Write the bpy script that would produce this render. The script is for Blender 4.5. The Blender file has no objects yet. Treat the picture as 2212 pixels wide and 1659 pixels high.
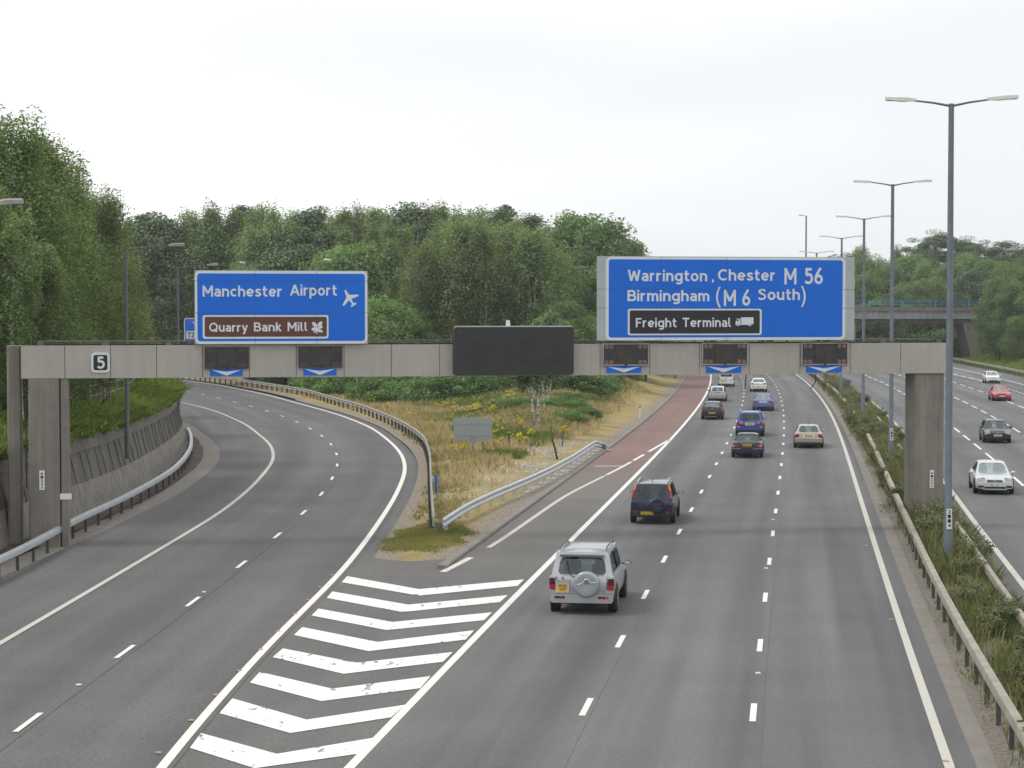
import bpy, math, random
import numpy as np
from mathutils import Vector, Matrix
R = math.radians
C = bpy.context.scene.collection
SC = bpy.context.scene
# ---------------------------------------------------------------- camera, sky, sun, exposure
CAM_H, FPX, HORIZON = 8.8, 4400.0, 669.0            # eye height, focal length in photo pixels (2212 wide), horizon row
PITCH = math.atan((829.5 - HORIZON) / FPX)
cam = bpy.data.objects.new("camera", bpy.data.cameras.new("camera")); C.objects.link(cam)
cam.location = (0, 0, CAM_H); cam.rotation_euler = (math.pi / 2 - PITCH, 0, 0)
cam.data.sensor_width = 36; cam.data.lens = 36 * FPX / 2212; cam.data.clip_end = 6000; cam.data.clip_start = .5
SC.camera = cam
SUN_EL, SUN_AZ = 56, -97                              # sun elevation; azimuth from +Y, negative = towards -X
w = bpy.data.worlds.new("World"); SC.world = w; w.use_nodes = True
nt = w.node_tree; nt.nodes.clear()
out = nt.nodes.new('ShaderNodeOutputWorld'); bg = nt.nodes.new('ShaderNodeBackground'); bg.inputs[1].default_value = .1
sky = nt.nodes.new('ShaderNodeTexSky'); sky.sky_type = 'NISHITA'; sky.sun_disc = False
sky.sun_elevation = R(SUN_EL); sky.sun_rotation = R(SUN_AZ); sky.air_density = 1; sky.dust_density = 2
tc = nt.nodes.new('ShaderNodeTexCoord')
mp = nt.nodes.new('ShaderNodeMapping'); mp.inputs['Scale'].default_value = (1.0, 1.0, 4.0); mp.inputs['Location'].default_value = (2.3, .4, .3)
nz = nt.nodes.new('ShaderNodeTexNoise'); nz.inputs['Scale'].default_value = 1.1; nz.inputs['Detail'].default_value = 7; nz.inputs['Roughness'].default_value = .5
cr = nt.nodes.new('ShaderNodeValToRGB')
cr.color_ramp.elements[0].position = .36; cr.color_ramp.elements[0].color = (9.0, 9.25, 9.5, 1)
cr.color_ramp.elements[1].position = .56; cr.color_ramp.elements[1].color = (11.6, 11.6, 11.7, 1)
mx = nt.nodes.new('ShaderNodeMixRGB'); mx.inputs[0].default_value = .93
L = nt.links.new
L(tc.outputs['Generated'], mp.inputs[0]); L(mp.outputs[0], nz.inputs['Vector']); L(nz.outputs['Fac'], cr.inputs[0])
L(sky.outputs[0], mx.inputs[1]); L(cr.outputs[0], mx.inputs[2]); L(mx.outputs[0], bg.inputs[0]); L(bg.outputs[0], out.inputs[0])
sl = bpy.data.lights.new("sun", 'SUN'); sl.energy = 1.25; sl.angle = R(16); sl.color = (1, .95, .88)
so = bpy.data.objects.new("sun", sl); C.objects.link(so)
d = Vector((math.sin(R(SUN_AZ)) * math.cos(R(SUN_EL)), math.cos(R(SUN_AZ)) * math.cos(R(SUN_EL)), math.sin(R(SUN_EL))))
so.rotation_euler = (-d).to_track_quat('-Z', 'Y').to_euler(); so.location = (-40, 20, 80)
SC.view_settings.view_transform = 'Standard'; SC.view_settings.look = 'None'
SC.view_settings.exposure = 0.12; SC.view_settings.gamma = 1
SC.cycles.max_bounces = 6; SC.cycles.transparent_max_bounces = 10
rnd = random.Random(7); RNG = np.random.default_rng(11)
# ---------------------------------------------------------------- measuring: a photo point on a level z (surveyed once, all on real surfaces)
def P(px, py, z=0.0):
    u = (px - 1106) / FPX; v = (829.5 - py) / FPX
    c, s = math.cos(PITCH), math.sin(PITCH)
    k = (z - CAM_H) / (-s + c * v)
    return (u * k, (c + s * v) * k)
def ray(px, py):
    u = (px - 1106) / FPX; v = (829.5 - py) / FPX
    c, s = math.cos(PITCH), math.sin(PITCH)
    return Vector((u, c + s * v, -s + c * v))
def height_at(py, Y):
    r = ray(1106, py); return CAM_H + r.z / r.y * Y
def x_at(px, Y): return (px - 1106) / FPX * Y
Q2 = lambda a: (a[0] / 3, 684 + a[1] / 3)
Q3 = lambda a: (737.3 + a[0] / 3, 684 + a[1] / 3)
Q4 = lambda a: (1474.6 + a[0] / 3, 684 + a[1] / 3)
Q7 = lambda a: (1474.6 + a[0] / 3, 1106 + a[1] / 3)
Q8 = lambda a: (a[0] / 3, 1106 + a[1] / 3)
# ---------------------------------------------------------------- helpers
def tag(o, label=None, cat=None, group=None, kind=None):
    if label: o['label'] = label
    if cat: o['category'] = cat
    if group: o['group'] = group
    if kind: o['kind'] = kind
    return o
def empty(name, loc=(0, 0, 0), rz=0, label=None, cat=None, group=None):
    o = bpy.data.objects.new(name, None); C.objects.link(o); o.location = loc; o.rotation_euler = (0, 0, rz); o.empty_display_size = .2
    return tag(o, label, cat, group)
def link(name, me, mats, parent=None, loc=None, rz=0):
    o = bpy.data.objects.new(name, me); C.objects.link(o)
    for m in (mats if isinstance(mats, (list, tuple)) else [mats]):
        if len(me.materials) < (len(mats) if isinstance(mats, (list, tuple)) else 1): me.materials.append(m)
    if parent: o.parent = parent
    if loc: o.location = loc
    if rz: o.rotation_euler = (0, 0, rz)
    return o
class MB:
    def __init__(s): s.v = []; s.f = []; s.m = []; s.mi = 0
    def add(s, vs, fs):
        n = len(s.v); s.v += [tuple(a) for a in vs]; s.f += [tuple(i + n for i in f) for f in fs]; s.m += [s.mi] * len(fs); return s
    def box(s, c, d, rz=0, taper=1.0):
        x, y, z = d[0] / 2, d[1] / 2, d[2] / 2; t = taper
        p = [(-x, -y, -z), (x, -y, -z), (x, y, -z), (-x, y, -z), (-x * t, -y * t, z), (x * t, -y * t, z), (x * t, y * t, z), (-x * t, y * t, z)]
        cs, sn = math.cos(rz), math.sin(rz)
        p = [(c[0] + a * cs - b * sn, c[1] + a * sn + b * cs, c[2] + e) for a, b, e in p]
        return s.add(p, [(0, 3, 2, 1), (4, 5, 6, 7), (0, 1, 5, 4), (1, 2, 6, 5), (2, 3, 7, 6), (3, 0, 4, 7)])
    def prism(s, pts, y0, y1):
        """an outline in x,z extruded from y0 (front, towards -y) to y1"""
        n = len(pts); a = sum(pts[i][0] * pts[(i + 1) % n][1] - pts[(i + 1) % n][0] * pts[i][1] for i in range(n))
        if a < 0: pts = pts[::-1]
        vs = [(x, y0, z) for x, z in pts] + [(x, y1, z) for x, z in pts]
        return s.add(vs, [tuple(range(n)), tuple(range(2 * n - 1, n - 1, -1))] + [(i, i + n, (i + 1) % n + n, (i + 1) % n) for i in range(n)])
    def loft(s, rings, caps=True, closed=True):
        n = len(rings[0]); vs = [p for r in rings for p in r]; fs = []
        for j in range(len(rings) - 1):
            for i in range(n if closed else n - 1):
                k = (i + 1) % n; fs.append((j * n + i, j * n + k, (j + 1) * n + k, (j + 1) * n + i))
        if caps: fs += [tuple(range(n - 1, -1, -1)), tuple(range((len(rings) - 1) * n, len(rings) * n))]
        return s.add(vs, fs)
    def tube(s, pts, rad, n=8, caps=True):
        rs = rad if isinstance(rad, (list, tuple)) else [rad] * len(pts); rings = []
        for i, p in enumerate(pts):
            p = Vector(p); a = Vector(pts[max(i - 1, 0)]); b = Vector(pts[min(i + 1, len(pts) - 1)])
            t = (b - a).normalized(); u = t.cross(Vector((0, 0, 1)))
            u = Vector((1, 0, 0)) if u.length < 1e-3 else u.normalized()
            v = t.cross(u)
            rings.append([tuple(p + (u * math.cos(2 * math.pi * k / n) + v * math.sin(2 * math.pi * k / n)) * rs[i]) for k in range(n)])
        return s.loft(rings, caps)
    def disc(s, c, r, h, n=20, axis='y', r2=None):
        r2 = r if r2 is None else r2; rings = []
        for q, (rr, t) in enumerate(((r, -h / 2), (r2, h / 2))):
            ring = []
            for k in range(n):
                a = 2 * math.pi * k / n; x, z = rr * math.cos(a), rr * math.sin(a)
                ring.append((c[0] + x, c[1] + t, c[2] + z) if axis == 'y' else (c[0] + t, c[1] + x, c[2] + z) if axis == 'x' else (c[0] + x, c[1] + z, c[2] + t))
            rings.append(ring)
        return s.loft(rings)
    def build(s, name, mats, parent=None, smooth=0, loc=None, rz=0, bevel=0):
        me = bpy.data.meshes.new(name); me.from_pydata(s.v, [], s.f); me.validate()
        if len(s.f) == len(me.polygons): me.polygons.foreach_set('material_index', s.m)
        import bmesh
        b = bmesh.new(); b.from_mesh(me); bmesh.ops.recalc_face_normals(b, faces=b.faces); b.to_mesh(me); b.free()
        o = link(name, me, mats, parent, loc, rz)
        if smooth:
            me.polygons.foreach_set('use_smooth', [True] * len(me.polygons))
            me.set_sharp_from_angle(angle=R(smooth))
        if bevel:
            md = o.modifiers.new('b', 'BEVEL'); md.width = bevel; md.segments = 2; md.limit_method = 'ANGLE'; md.angle_limit = R(40)
        return o
def np_mesh(name, V, F, uv=None, attr=None, smooth=False):
    """V (n,3) floats, F (m,4) ints -> mesh"""
    me = bpy.data.meshes.new(name); k = F.shape[1]
    me.vertices.add(len(V)); me.vertices.foreach_set('co', np.asarray(V, np.float32).ravel())
    me.loops.add(F.size); me.loops.foreach_set('vertex_index', F.astype(np.int32).ravel())
    me.polygons.add(len(F)); me.polygons.foreach_set('loop_start', np.arange(0, F.size, k, dtype=np.int32)); me.polygons.foreach_set('loop_total', np.full(len(F), k, np.int32))
    if smooth: me.polygons.foreach_set('use_smooth', np.ones(len(F), bool))
    if uv is not None:
        l = me.uv_layers.new(name='UVMap'); l.data.foreach_set('uv', np.asarray(uv, np.float32)[F.ravel()].ravel())
    if attr is not None:
        a = me.attributes.new('edge', 'FLOAT', 'POINT'); a.data.foreach_set('value', np.asarray(attr, np.float32))
    me.update(); return me
# ---------------------------------------------------------------- materials
def hexc(r, g, b):
    f = lambda c: (c / 255 / 12.92) if c / 255 <= .04045 else ((c / 255 + .055) / 1.055) ** 2.4
    return (f(r), f(g), f(b), 1)
class NB:
    """small node-graph builder"""
    def __init__(s, name):
        s.m = bpy.data.materials.new(name); s.m.use_nodes = True; s.t = s.m.node_tree
        s.b = s.t.nodes['Principled BSDF']; s.out = s.t.nodes['Material Output']
    def n(s, typ, ins=None, **props):
        a = s.t.nodes.new(typ)
        for k, v in props.items(): setattr(a, k, v)
        for k, v in (ins or {}).items():
            if hasattr(v, 'is_output'): s.t.links.new(v, a.inputs[k])
            else: a.inputs[k].default_value = v
        return a
    def noise(s, vec, scale, detail=4, rough=.55, sc=None):
        if sc: vec = s.n('ShaderNodeMapping', {'Vector': vec, 'Scale': sc}).outputs[0]
        return s.n('ShaderNodeTexNoise', {'Vector': vec, 'Scale': scale, 'Detail': detail, 'Roughness': rough}).outputs['Fac']
    def ramp(s, fac, stops):
        r = s.n('ShaderNodeValToRGB', {'Fac': fac}); e = r.color_ramp.elements
        while len(e) < len(stops): e.new(.5)
        for i, (p, c) in enumerate(stops): e[i].position = p; e[i].color = c if len(c) == 4 else (*c, 1)
        return r.outputs[0]
    def mix(s, fac, a, b, mode='MIX'):
        return s.n('ShaderNodeMixRGB', {'Fac': fac, 'Color1': a, 'Color2': b}, blend_type=mode).outputs[0]
    def math(s, op, a, b=0.0):
        return s.n('ShaderNodeMath', {0: a, 1: b}, operation=op).outputs[0]
    def obj(s): return s.n('ShaderNodeTexCoord').outputs['Object']
    def pos(s): return s.n('ShaderNodeNewGeometry').outputs['Position']
    def uv(s): return s.n('ShaderNodeTexCoord').outputs['UV']
    def bump(s, h, strength=.3, dist=.02):
        s.t.links.new(s.n('ShaderNodeBump', {'Height': h, 'Strength': strength, 'Distance': dist}).outputs[0], s.b.inputs['Normal'])
    def col(s, c): s.t.links.new(c, s.b.inputs['Base Color']) if hasattr(c, 'is_output') else setattr(s.b.inputs['Base Color'], 'default_value', c); return s
    def set(s, **k):
        for a, v in k.items(): s.b.inputs[{'rough': 'Roughness', 'metal': 'Metallic', 'spec': 'Specular IOR Level', 'coat': 'Coat Weight'}[a]].default_value = v
        return s
def simple(name, c, rough=.6, metal=0, var=.12, scale=3.0, bump=0, coat=0, spec=.5):
    b = NB(name); v = b.noise(b.obj(), scale, 5)
    lo = tuple(x * (1 - var) for x in c[:3]); hi = tuple(min(1, x * (1 + var)) for x in c[:3])
    b.col(b.ramp(v, [(.3, lo), (.7, hi)])).set(rough=rough, metal=metal, coat=coat, spec=spec)
    if bump: b.bump(b.noise(b.obj(), scale * 12, 3), bump)
    return b.m
M = {}
def asphalt(name, base, tint=(1, 1, 1), tracks=1.0):
    b = NB(name); uv = b.uv(); ps = b.pos()
    # worn wheel paths and oil drip bands follow the lanes (u across, v along)
    tr = b.noise(uv, 1.0, 3, .5, (.62, .012, 1)); pa = b.noise(ps, .22, 5); gr = b.noise(ps, 38, 2, .7); g2 = b.noise(ps, 9, 3, .6); cl = b.noise(uv, 1.0, 2, .5, (.1, .03, 1))
    c = tuple(base * t for t in tint)
    k = lambda f: tuple(x * f for x in c)
    a = b.ramp(tr, [(.34, k(1 - .26 * tracks)), (.66, k(1 + .2 * tracks))])
    a = b.mix(1, a, b.ramp(pa, [(.3, (.9, .9, .9)), (.7, (1.1, 1.09, 1.08))]), 'MULTIPLY')
    a = b.mix(1, a, b.ramp(cl, [(.35, (.93, .93, .94)), (.65, (1.07, 1.06, 1.05))]), 'MULTIPLY')
    a = b.mix(1, a, b.ramp(gr, [(.3, (.6, .6, .6)), (.7, (1.4, 1.4, 1.4))]), 'MULTIPLY')
    a = b.mix(1, a, b.ramp(g2, [(.3, (.88, .88, .88)), (.7, (1.12, 1.12, 1.12))]), 'MULTIPLY')
    b.col(a).set(rough=.86, spec=.3); b.bump(gr, .25, .01)
    return b.m
M['asphalt'] = asphalt('asphalt', .136, (.99, 1.0, 1.01), 1.1)
M['asphalt_slip'] = asphalt('asphalt_slip', .121, (.995, 1, 1), .7)
M['asphalt_opp'] = asphalt('asphalt_opp', .142, (.99, 1, 1.01), .9)
M['gore'] = asphalt('gore', .138, (1.02, 1, .95), .3)
M['red_surface'] = asphalt('red_surface', .19, (1.12, .74, .66), .35)
def red_fade():
    m = M['red_surface']; t = m.node_tree; p = t.nodes['Principled BSDF']; old = p.inputs['Base Color'].links[0].from_socket
    g = t.nodes.new('ShaderNodeNewGeometry'); sx = t.nodes.new('ShaderNodeSeparateXYZ'); nz_ = t.nodes.new('ShaderNodeTexNoise'); nz_.inputs['Scale'].default_value = .6; nz_.inputs['Detail'].default_value = 6
    t.links.new(g.outputs['Position'], sx.inputs[0]); t.links.new(g.outputs['Position'], nz_.inputs['Vector'])
    ma = t.nodes.new('ShaderNodeMath'); ma.operation = 'MULTIPLY_ADD'; ma.inputs[1].default_value = 26; t.links.new(nz_.outputs['Fac'], ma.inputs[0]); t.links.new(sx.outputs['Y'], ma.inputs[2])
    mr = t.nodes.new('ShaderNodeMapRange'); mr.inputs[1].default_value = 117; mr.inputs[2].default_value = 130; t.links.new(ma.outputs[0], mr.inputs[0])
    mi = t.nodes.new('ShaderNodeMixRGB'); mi.inputs[1].default_value = (.165, .155, .14, 1); t.links.new(mr.outputs[0], mi.inputs[0]); t.links.new(old, mi.inputs[2]); t.links.new(mi.outputs[0], p.inputs['Base Color'])
red_fade()
def paint(name, c, worn, sc=6.0):
    b = NB(name); ps = b.pos()
    n1 = b.noise(ps, sc, 6, .7, (1, .35, 1)); n2 = b.noise(ps, .5, 2); n3 = b.noise(ps, 14, 3)
    f = b.ramp(b.math('ADD', n1, b.math('MULTIPLY', n2, .35)), [(.5 + worn, (0, 0, 0)), (.56 + worn, (1, 1, 1))])
    g = b.ramp(n3, [(.3, tuple(x * .9 for x in c)), (.7, c)])
    b.col(b.mix(f, (.17, .165, .155, 1), g)).set(rough=.7); return b.m
M['white_line'] = paint('white_line', (.78, .77, .71), -.06)
M['old_line'] = paint('old_line', (.55, .53, .47), -.03)
M['chevron_paint'] = paint('chevron_paint', (.82, .82, .79), .012, 4.0)
M['worn_line'] = paint('worn_line', (.70, .67, .58), .02)
def concrete(name, c, dark=.6, streak=True, sc=1.0):
    b = NB(name); o = b.pos()
    n1 = b.noise(o, 1.3 * sc, 6, .6); st = b.noise(o, 1.0, 4, .6, (4.5, 4.5, .25)); g = b.noise(o, 30, 3)
    a = b.ramp(n1, [(.28, tuple(x * dark for x in c)), (.7, c)])
    if streak: a = b.mix(.85 if streak is True else streak, a, b.ramp(st, [(.35, (.62, .62, .62)), (.62, (1.06, 1.05, 1.03))]), 'MULTIPLY')
    a = b.mix(1, a, b.ramp(g, [(.3, (.9, .9, .9)), (.7, (1.08, 1.08, 1.08))]), 'MULTIPLY')
    b.col(a).set(rough=.9, spec=.25); b.bump(g, .2); return b.m
M['concrete'] = concrete('concrete', (.27, .252, .22), .76, .5)
M['beam_panel'] = concrete('beam_panel', (.45, .425, .385), .88, .16, .5)
M['beam_top'] = concrete('beam_top', (.22, .2, .18), .6)
M['wall_panel'] = concrete('wall_panel', (.185, .172, .15), .7)
M['wall_rib'] = concrete('wall_rib', (.205, .192, .168), .7)
M['wall_plinth'] = concrete('wall_plinth', (.30, .282, .25), .66)
M['kerb'] = concrete('kerb', (.27, .255, .225), .7, False)
M['channel'] = concrete('channel', (.255, .235, .205), .75, False)
M['bridge_face'] = concrete('bridge_face', (.33, .34, .36), .85)
M['bridge_edge'] = concrete('bridge_edge', (.23, .2, .18), .8)
M['pier'] = concrete('pier', (.27, .235, .21), .75)
M['galv'] = simple('galv', (.52, .55, .57, 1), .42, .55, .14, 4)
M['galv_dull'] = simple('galv_dull', (.31, .30, .275, 1), .6, .25, .22, 2.2)
M['rail_tan'] = simple('rail_tan', (.31, .285, .235, 1), .65, .1, .22, 2.0)
M['post_dark'] = simple('post_dark', (.075, .075, .078, 1), .7, 0, .3, 5)
M['lamp_pole'] = simple('lamp_pole', (.13, .155, .18, 1), .5, .25, .15, 2)
M['lamp_head'] = simple('lamp_head', (.72, .71, .68, 1), .5, 0, .1, 4)
M['lamp_dark'] = simple('lamp_dark', (.10, .11, .12, 1), .6)
M['lamp_lens'] = simple('lamp_lens', (.45, .45, .43, 1), .2)
M['sign_blue'] = simple('sign_blue', (.013, .148, .66, 1), .55, 0, .05, .6, spec=.2)
M['sign_white'] = simple('sign_white', (.66, .70, .73, 1), .5, 0, .05, 2)
M['sign_grey'] = simple('sign_grey', (.40, .44, .44, 1), .55, .1, .06, 1.5)
M['sign_joint'] = simple('sign_joint', (.05, .10, .28, 1), .6)
M['sign_back'] = simple('sign_back', (.31, .35, .355, 1), .5, .2, .06, 1)
M['sign_brown'] = simple('sign_brown', (.105, .036, .02, 1), .5, 0, .08, 1)
M['sign_black'] = simple('sign_black', (.014, .015, .017, 1), .55, 0, .1, 2)
M['board_black'] = simple('board_black', (.026, .026, .027, 1), .6, 0, .12, 1.5)
M['board_cell'] = simple('board_cell', (.019, .019, .02, 1), .45, 0, .3, 3)
M['board_line'] = simple('board_line', (.05, .05, .05, 1), .6)
M['signal_case'] = simple('signal_case', (.05, .045, .04, 1), .6, 0, .3, 4)
M['signal_face'] = simple('signal_face', (.03, .031, .033, 1), .5, 0, .3, 8)
M['signal_lamp'] = simple('signal_lamp', (.085, .035, .028, 1), .35)
M['signal_lamp_pale'] = simple('signal_lamp_pale', (.20, .11, .10, 1), .35)
M['amber'] = simple('amber', (.045, .028, .018, 1), .4)
M['blue_rail'] = simple('blue_rail', (.09, .30, .47, 1), .5)
M['rust'] = simple('rust', (.10, .06, .045, 1), .85, 0, .3, 4)
M['wood_dark'] = simple('wood_dark', (.06, .05, .042, 1), .85, 0, .3, 6)
M['stud'] = simple('stud', (.48, .24, .15, 1), .4)
M['stud_white'] = simple('stud_white', (.75, .74, .68, 1), .4)
M['tyre'] = simple('tyre', (.018, .018, .018, 1), .85)
M['black_trim'] = simple('black_trim', (.02, .02, .022, 1), .55)
M['rim'] = simple('rim', (.45, .46, .47, 1), .3, .7)
M['plate_yellow'] = simple('plate_yellow', (.78, .46, .03, 1), .45, 0, .04)
M['plate_white'] = simple('plate_white', (.78, .78, .76, 1), .45, 0, .04)
M['plate_ink'] = simple('plate_ink', (.02, .02, .02, 1), .5)
M['lens_red'] = simple('lens_red', (.36, .012, .02, 1), .18, 0, .15, 12, 0, .5)
M['lens_dark'] = simple('lens_dark', (.07, .01, .012, 1), .18)
M['lens_orange'] = simple('lens_orange', (.75, .19, .03, 1), .2)
M['lens_clear'] = simple('lens_clear', (.62, .65, .67, 1), .08, .25, .2, 14)
M['chrome'] = simple('chrome', (.75, .76, .78, 1), .12, 1, .02)
M['interior'] = simple('interior', (.035, .034, .034, 1), .9)
M['seat'] = simple('seat', (.05, .05, .052, 1), .9)
def glass(name, tint, refl):
    b = NB(name); t = b.t; gl_ = b.n('ShaderNodeBsdfGlossy', {'Color': (.86, .95, .97, 1), 'Roughness': .05}); lw = b.n('ShaderNodeLayerWeight', {'Blend': .35})
    tr = b.n('ShaderNodeBsdfTransparent', {'Color': tint}); mixs = b.n('ShaderNodeMixShader', {0: b.math('ADD', b.math('MULTIPLY', lw.outputs['Fresnel'], .22), refl)})
    t.links.new(tr.outputs[0], mixs.inputs[1]); t.links.new(gl_.outputs[0], mixs.inputs[2]); t.links.new(mixs.outputs[0], b.out.inputs[0]); return b.m
M['glass'] = glass('glass', (.62, .72, .70, 1), .13)
M['glass_mid'] = glass('glass_mid', (.36, .42, .43, 1), .07); M['glass_dark'] = glass('glass_dark', (.28, .32, .33, 1), .05)
def carpaint(name, c, metal=.35, rough=.28):
    b = NB(name); n = b.noise(b.obj(), 2.5, 4)
    b.col(b.ramp(n, [(.3, tuple(x * .93 for x in c)), (.7, tuple(min(1, x * 1.04) for x in c))])).set(rough=rough, metal=metal, coat=.6)
    b.b.inputs['Coat Roughness'].default_value = .08; return b.m
def leafmat(name, cols, trans=.4, objvar=.2):
    b = NB(name); g = b.n('ShaderNodeNewGeometry'); oi = b.n('ShaderNodeObjectInfo')
    a = b.ramp(g.outputs['Random Per Island'], [(i / (len(cols) - 1), c) for i, c in enumerate(cols)])
    v = b.n('ShaderNodeHueSaturation', {'Hue': b.math('ADD', b.math('MULTIPLY', oi.outputs['Random'], .022), .489), 'Saturation': .80, 'Value': b.math('ADD', b.math('MULTIPLY', oi.outputs['Random'], objvar * 2), 1 - objvar), 'Color': a}).outputs[0]
    b.col(v).set(rough=.65, spec=.25)
    tl = b.n('ShaderNodeBsdfTranslucent', {'Color': b.mix(1, v, (1.15, 1.25, .55, 1), 'MULTIPLY')}); ms = b.n('ShaderNodeMixShader', {0: trans})
    b.t.links.new(b.b.outputs[0], ms.inputs[1]); b.t.links.new(tl.outputs[0], ms.inputs[2]); b.t.links.new(ms.outputs[0], b.out.inputs[0]); return b.m
M['leaf_birch'] = leafmat('leaf_birch', [(0.129, 0.204, 0.070), (0.214, 0.311, 0.112), (0.332, 0.428, 0.175)])
M['leaf_broad'] = leafmat('leaf_broad', [(0.089, 0.173, 0.049), (0.148, 0.263, 0.081), (0.232, 0.378, 0.112)])
M['leaf_bright'] = leafmat('leaf_bright', [(0.104, 0.199, 0.046), (0.174, 0.298, 0.069), (0.277, 0.415, 0.115)])
M['leaf_dark'] = leafmat('leaf_dark', [(0.072, 0.136, 0.050), (0.131, 0.211, 0.078), (0.194, 0.283, 0.114)], .12)
M['leaf_yellow'] = leafmat('leaf_yellow', [(0.166, 0.203, 0.065), (0.267, 0.303, 0.103), (0.385, 0.395, 0.139)])
M['leaf_bramble'] = leafmat('leaf_bramble', [(0.071, 0.158, 0.031), (0.134, 0.260, 0.043), (0.237, 0.410, 0.079)], .25)
M['leaf_bank'] = leafmat('leaf_bank', [(0.110, 0.174, 0.050), (0.184, 0.267, 0.080), (0.278, 0.371, 0.125)]); M['leaf_weed'] = leafmat('leaf_weed', [(.10, .13, .055), (.17, .20, .085), (.27, .28, .13)], .3)
def bark(name, lo, hi, band):
    b = NB(name); o = b.obj(); n = b.noise(o, 2.2, 4, .7, (1.2, 1.2, band)); b.col(b.ramp(n, [(.42, lo), (.55, hi)])).set(rough=.85); return b.m
M['bark_birch'] = bark('bark_birch', (.13, .115, .10), (.52, .49, .44), 2.2)
M['bark'] = bark('bark', (.045, .036, .028), (.11, .095, .075), .6)
def grassmat(name, cols, s=.15):
    b = NB(name); g = b.n('ShaderNodeNewGeometry'); ps = g.outputs['Position']; n = b.noise(ps, s, 4, .6)
    f = b.math('ADD', b.math('MULTIPLY', g.outputs['Random Per Island'], .5), b.math('MULTIPLY', b.math('SUBTRACT', n, .25), 1.0))
    a = b.ramp(f, [(i / (len(cols) - 1), c) for i, c in enumerate(cols)])
    b.col(a).set(rough=.8, spec=.2)
    tl = b.n('ShaderNodeBsdfTranslucent', {'Color': a}); ms = b.n('ShaderNodeMixShader', {0: .25})
    b.t.links.new(b.b.outputs[0], ms.inputs[1]); b.t.links.new(tl.outputs[0], ms.inputs[2]); b.t.links.new(ms.outputs[0], b.out.inputs[0]); return b.m
M['grass_dry'] = grassmat('grass_dry', [(.25, .25, .09), (.43, .36, .165), (.61, .50, .27), (.72, .61, .37)])
M['grass_mid'] = grassmat('grass_mid', [(.14, .20, .045), (.22, .26, .07), (.36, .33, .11), (.52, .43, .18)], .3)
M['grass_meadow'] = grassmat('grass_meadow', [(.09, .15, .035), (.15, .225, .05), (.23, .29, .075), (.42, .37, .14)], .3)
M['grass_green'] = grassmat('grass_green', [(.10, .165, .03), (.17, .25, .045), (.27, .35, .065), (.38, .40, .11)], .3)
M['weed'] = grassmat('weed', [(.10, .135, .05), (.17, .20, .075), (.29, .29, .12), (.45, .40, .20)], .4)
M['ragwort_flower'] = simple('ragwort_flower', (.92, .76, .03, 1), .6, 0, .08, 9)
M['ragwort_stem'] = simple('ragwort_stem', (.12, .17, .05, 1), .7)
def soil(name, cols, sc=.35, edge=None):
    b = NB(name); ps = b.pos(); n = b.noise(ps, sc, 6, .62); g = b.noise(ps, 9, 4, .7); h = b.noise(ps, 2.3, 4)
    f = b.math('ADD', b.math('MULTIPLY', n, .8), b.math('MULTIPLY', h, .25))
    a = b.ramp(f, [(.3 + .45 * i / (len(cols) - 1), c) for i, c in enumerate(cols)])
    if edge:
        e = b.n('ShaderNodeAttribute', attribute_name='edge').outputs['Fac']
        e2 = b.math('ADD', e, b.math('MULTIPLY', b.math('SUBTRACT', h, .5), 1.6))
        d1 = b.ramp(g, [(.3, edge[0]), (.7, edge[1])])
        a = b.mix(b.ramp(b.math('MULTIPLY', e2, .25), [(edge[2], (0, 0, 0)), (edge[3], (1, 1, 1))]), d1, a)
    a = b.mix(1, a, b.ramp(g, [(.28, (.72, .72, .72)), (.72, (1.25, 1.25, 1.25))]), 'MULTIPLY')
    b.col(a).set(rough=.95, spec=.1); b.bump(g, .6, .06); return b.m
M['soil_island'] = soil('soil_island', [(.18, .165, .07), (.33, .265, .125), (.45, .36, .18)], .3, ((.19, .16, .125), (.34, .295, .245), .14, .30))
M['soil_bank'] = soil('soil_bank', [(.05, .085, .02), (.09, .12, .035), (.14, .16, .05)])
M['soil_wood'] = soil('soil_wood', [(.02, .024, .012), (.04, .045, .02), (.06, .07, .03)])
M['soil_dirt'] = soil('soil_dirt', [(.075, .063, .05), (.115, .098, .08), (.16, .14, .115)], .8)
M['soil_reserve'] = soil('soil_reserve', [(.10, .085, .06), (.15, .13, .09), (.2, .175, .13)], .6, ((.15, .135, .115), (.24, .22, .19), .12, .3))
M['soil_far'] = soil('soil_far', [(.05, .085, .02), (.09, .12, .035), (.14, .15, .05)], .02)
M['tar'] = simple('tar', (.095, .094, .092, 1), .8, 0, .5, .8)
M['rubble'] = simple('rubble', (.38, .35, .31, 1), .9, 0, .35, 1.5)
M['litter'] = simple('litter', (.75, .75, .74, 1), .6)
# ---------------------------------------------------------------- the lines of the roads
L2 = [(1637.9,1558.6),(1642.6,1410.2),(1649.3,1296),(1656,1219),(1664.6,1156.7),(1672,1107.3),(1678,1070.7),(1683,1036.7),(1687.6,1008),(1690.6,982.7),(1693,962.7),(1694,943.3),(1695,926.7),(1695,911.7),(1694.6,899),(1693,887),(1691,876),(1688.6,866.3),(1685,857),(1682.6,848.7),(1677,841)]
_a = np.array([P(*p) for p in L2] + [(34.4, 278), (41.2, 345), (46.5, 430)])
_cp = np.polyfit(_a[:, 1], _a[:, 0], 4, w=[1] * len(L2) + [.6, .4, .4])
_Y = np.arange(0, 440, .5); _X = np.polyval(_cp, _Y)
_T = np.stack([np.gradient(_X), np.gradient(_Y)], 1); _T /= np.linalg.norm(_T, axis=1)[:, None]
_N = np.stack([_T[:, 1], -_T[:, 0]], 1)                                  # towards +X
def off_path(s):
    """a line running beside the main carriageway's lane line, s metres towards +X"""
    return np.stack([_X, _Y], 1) + _N * s
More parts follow.
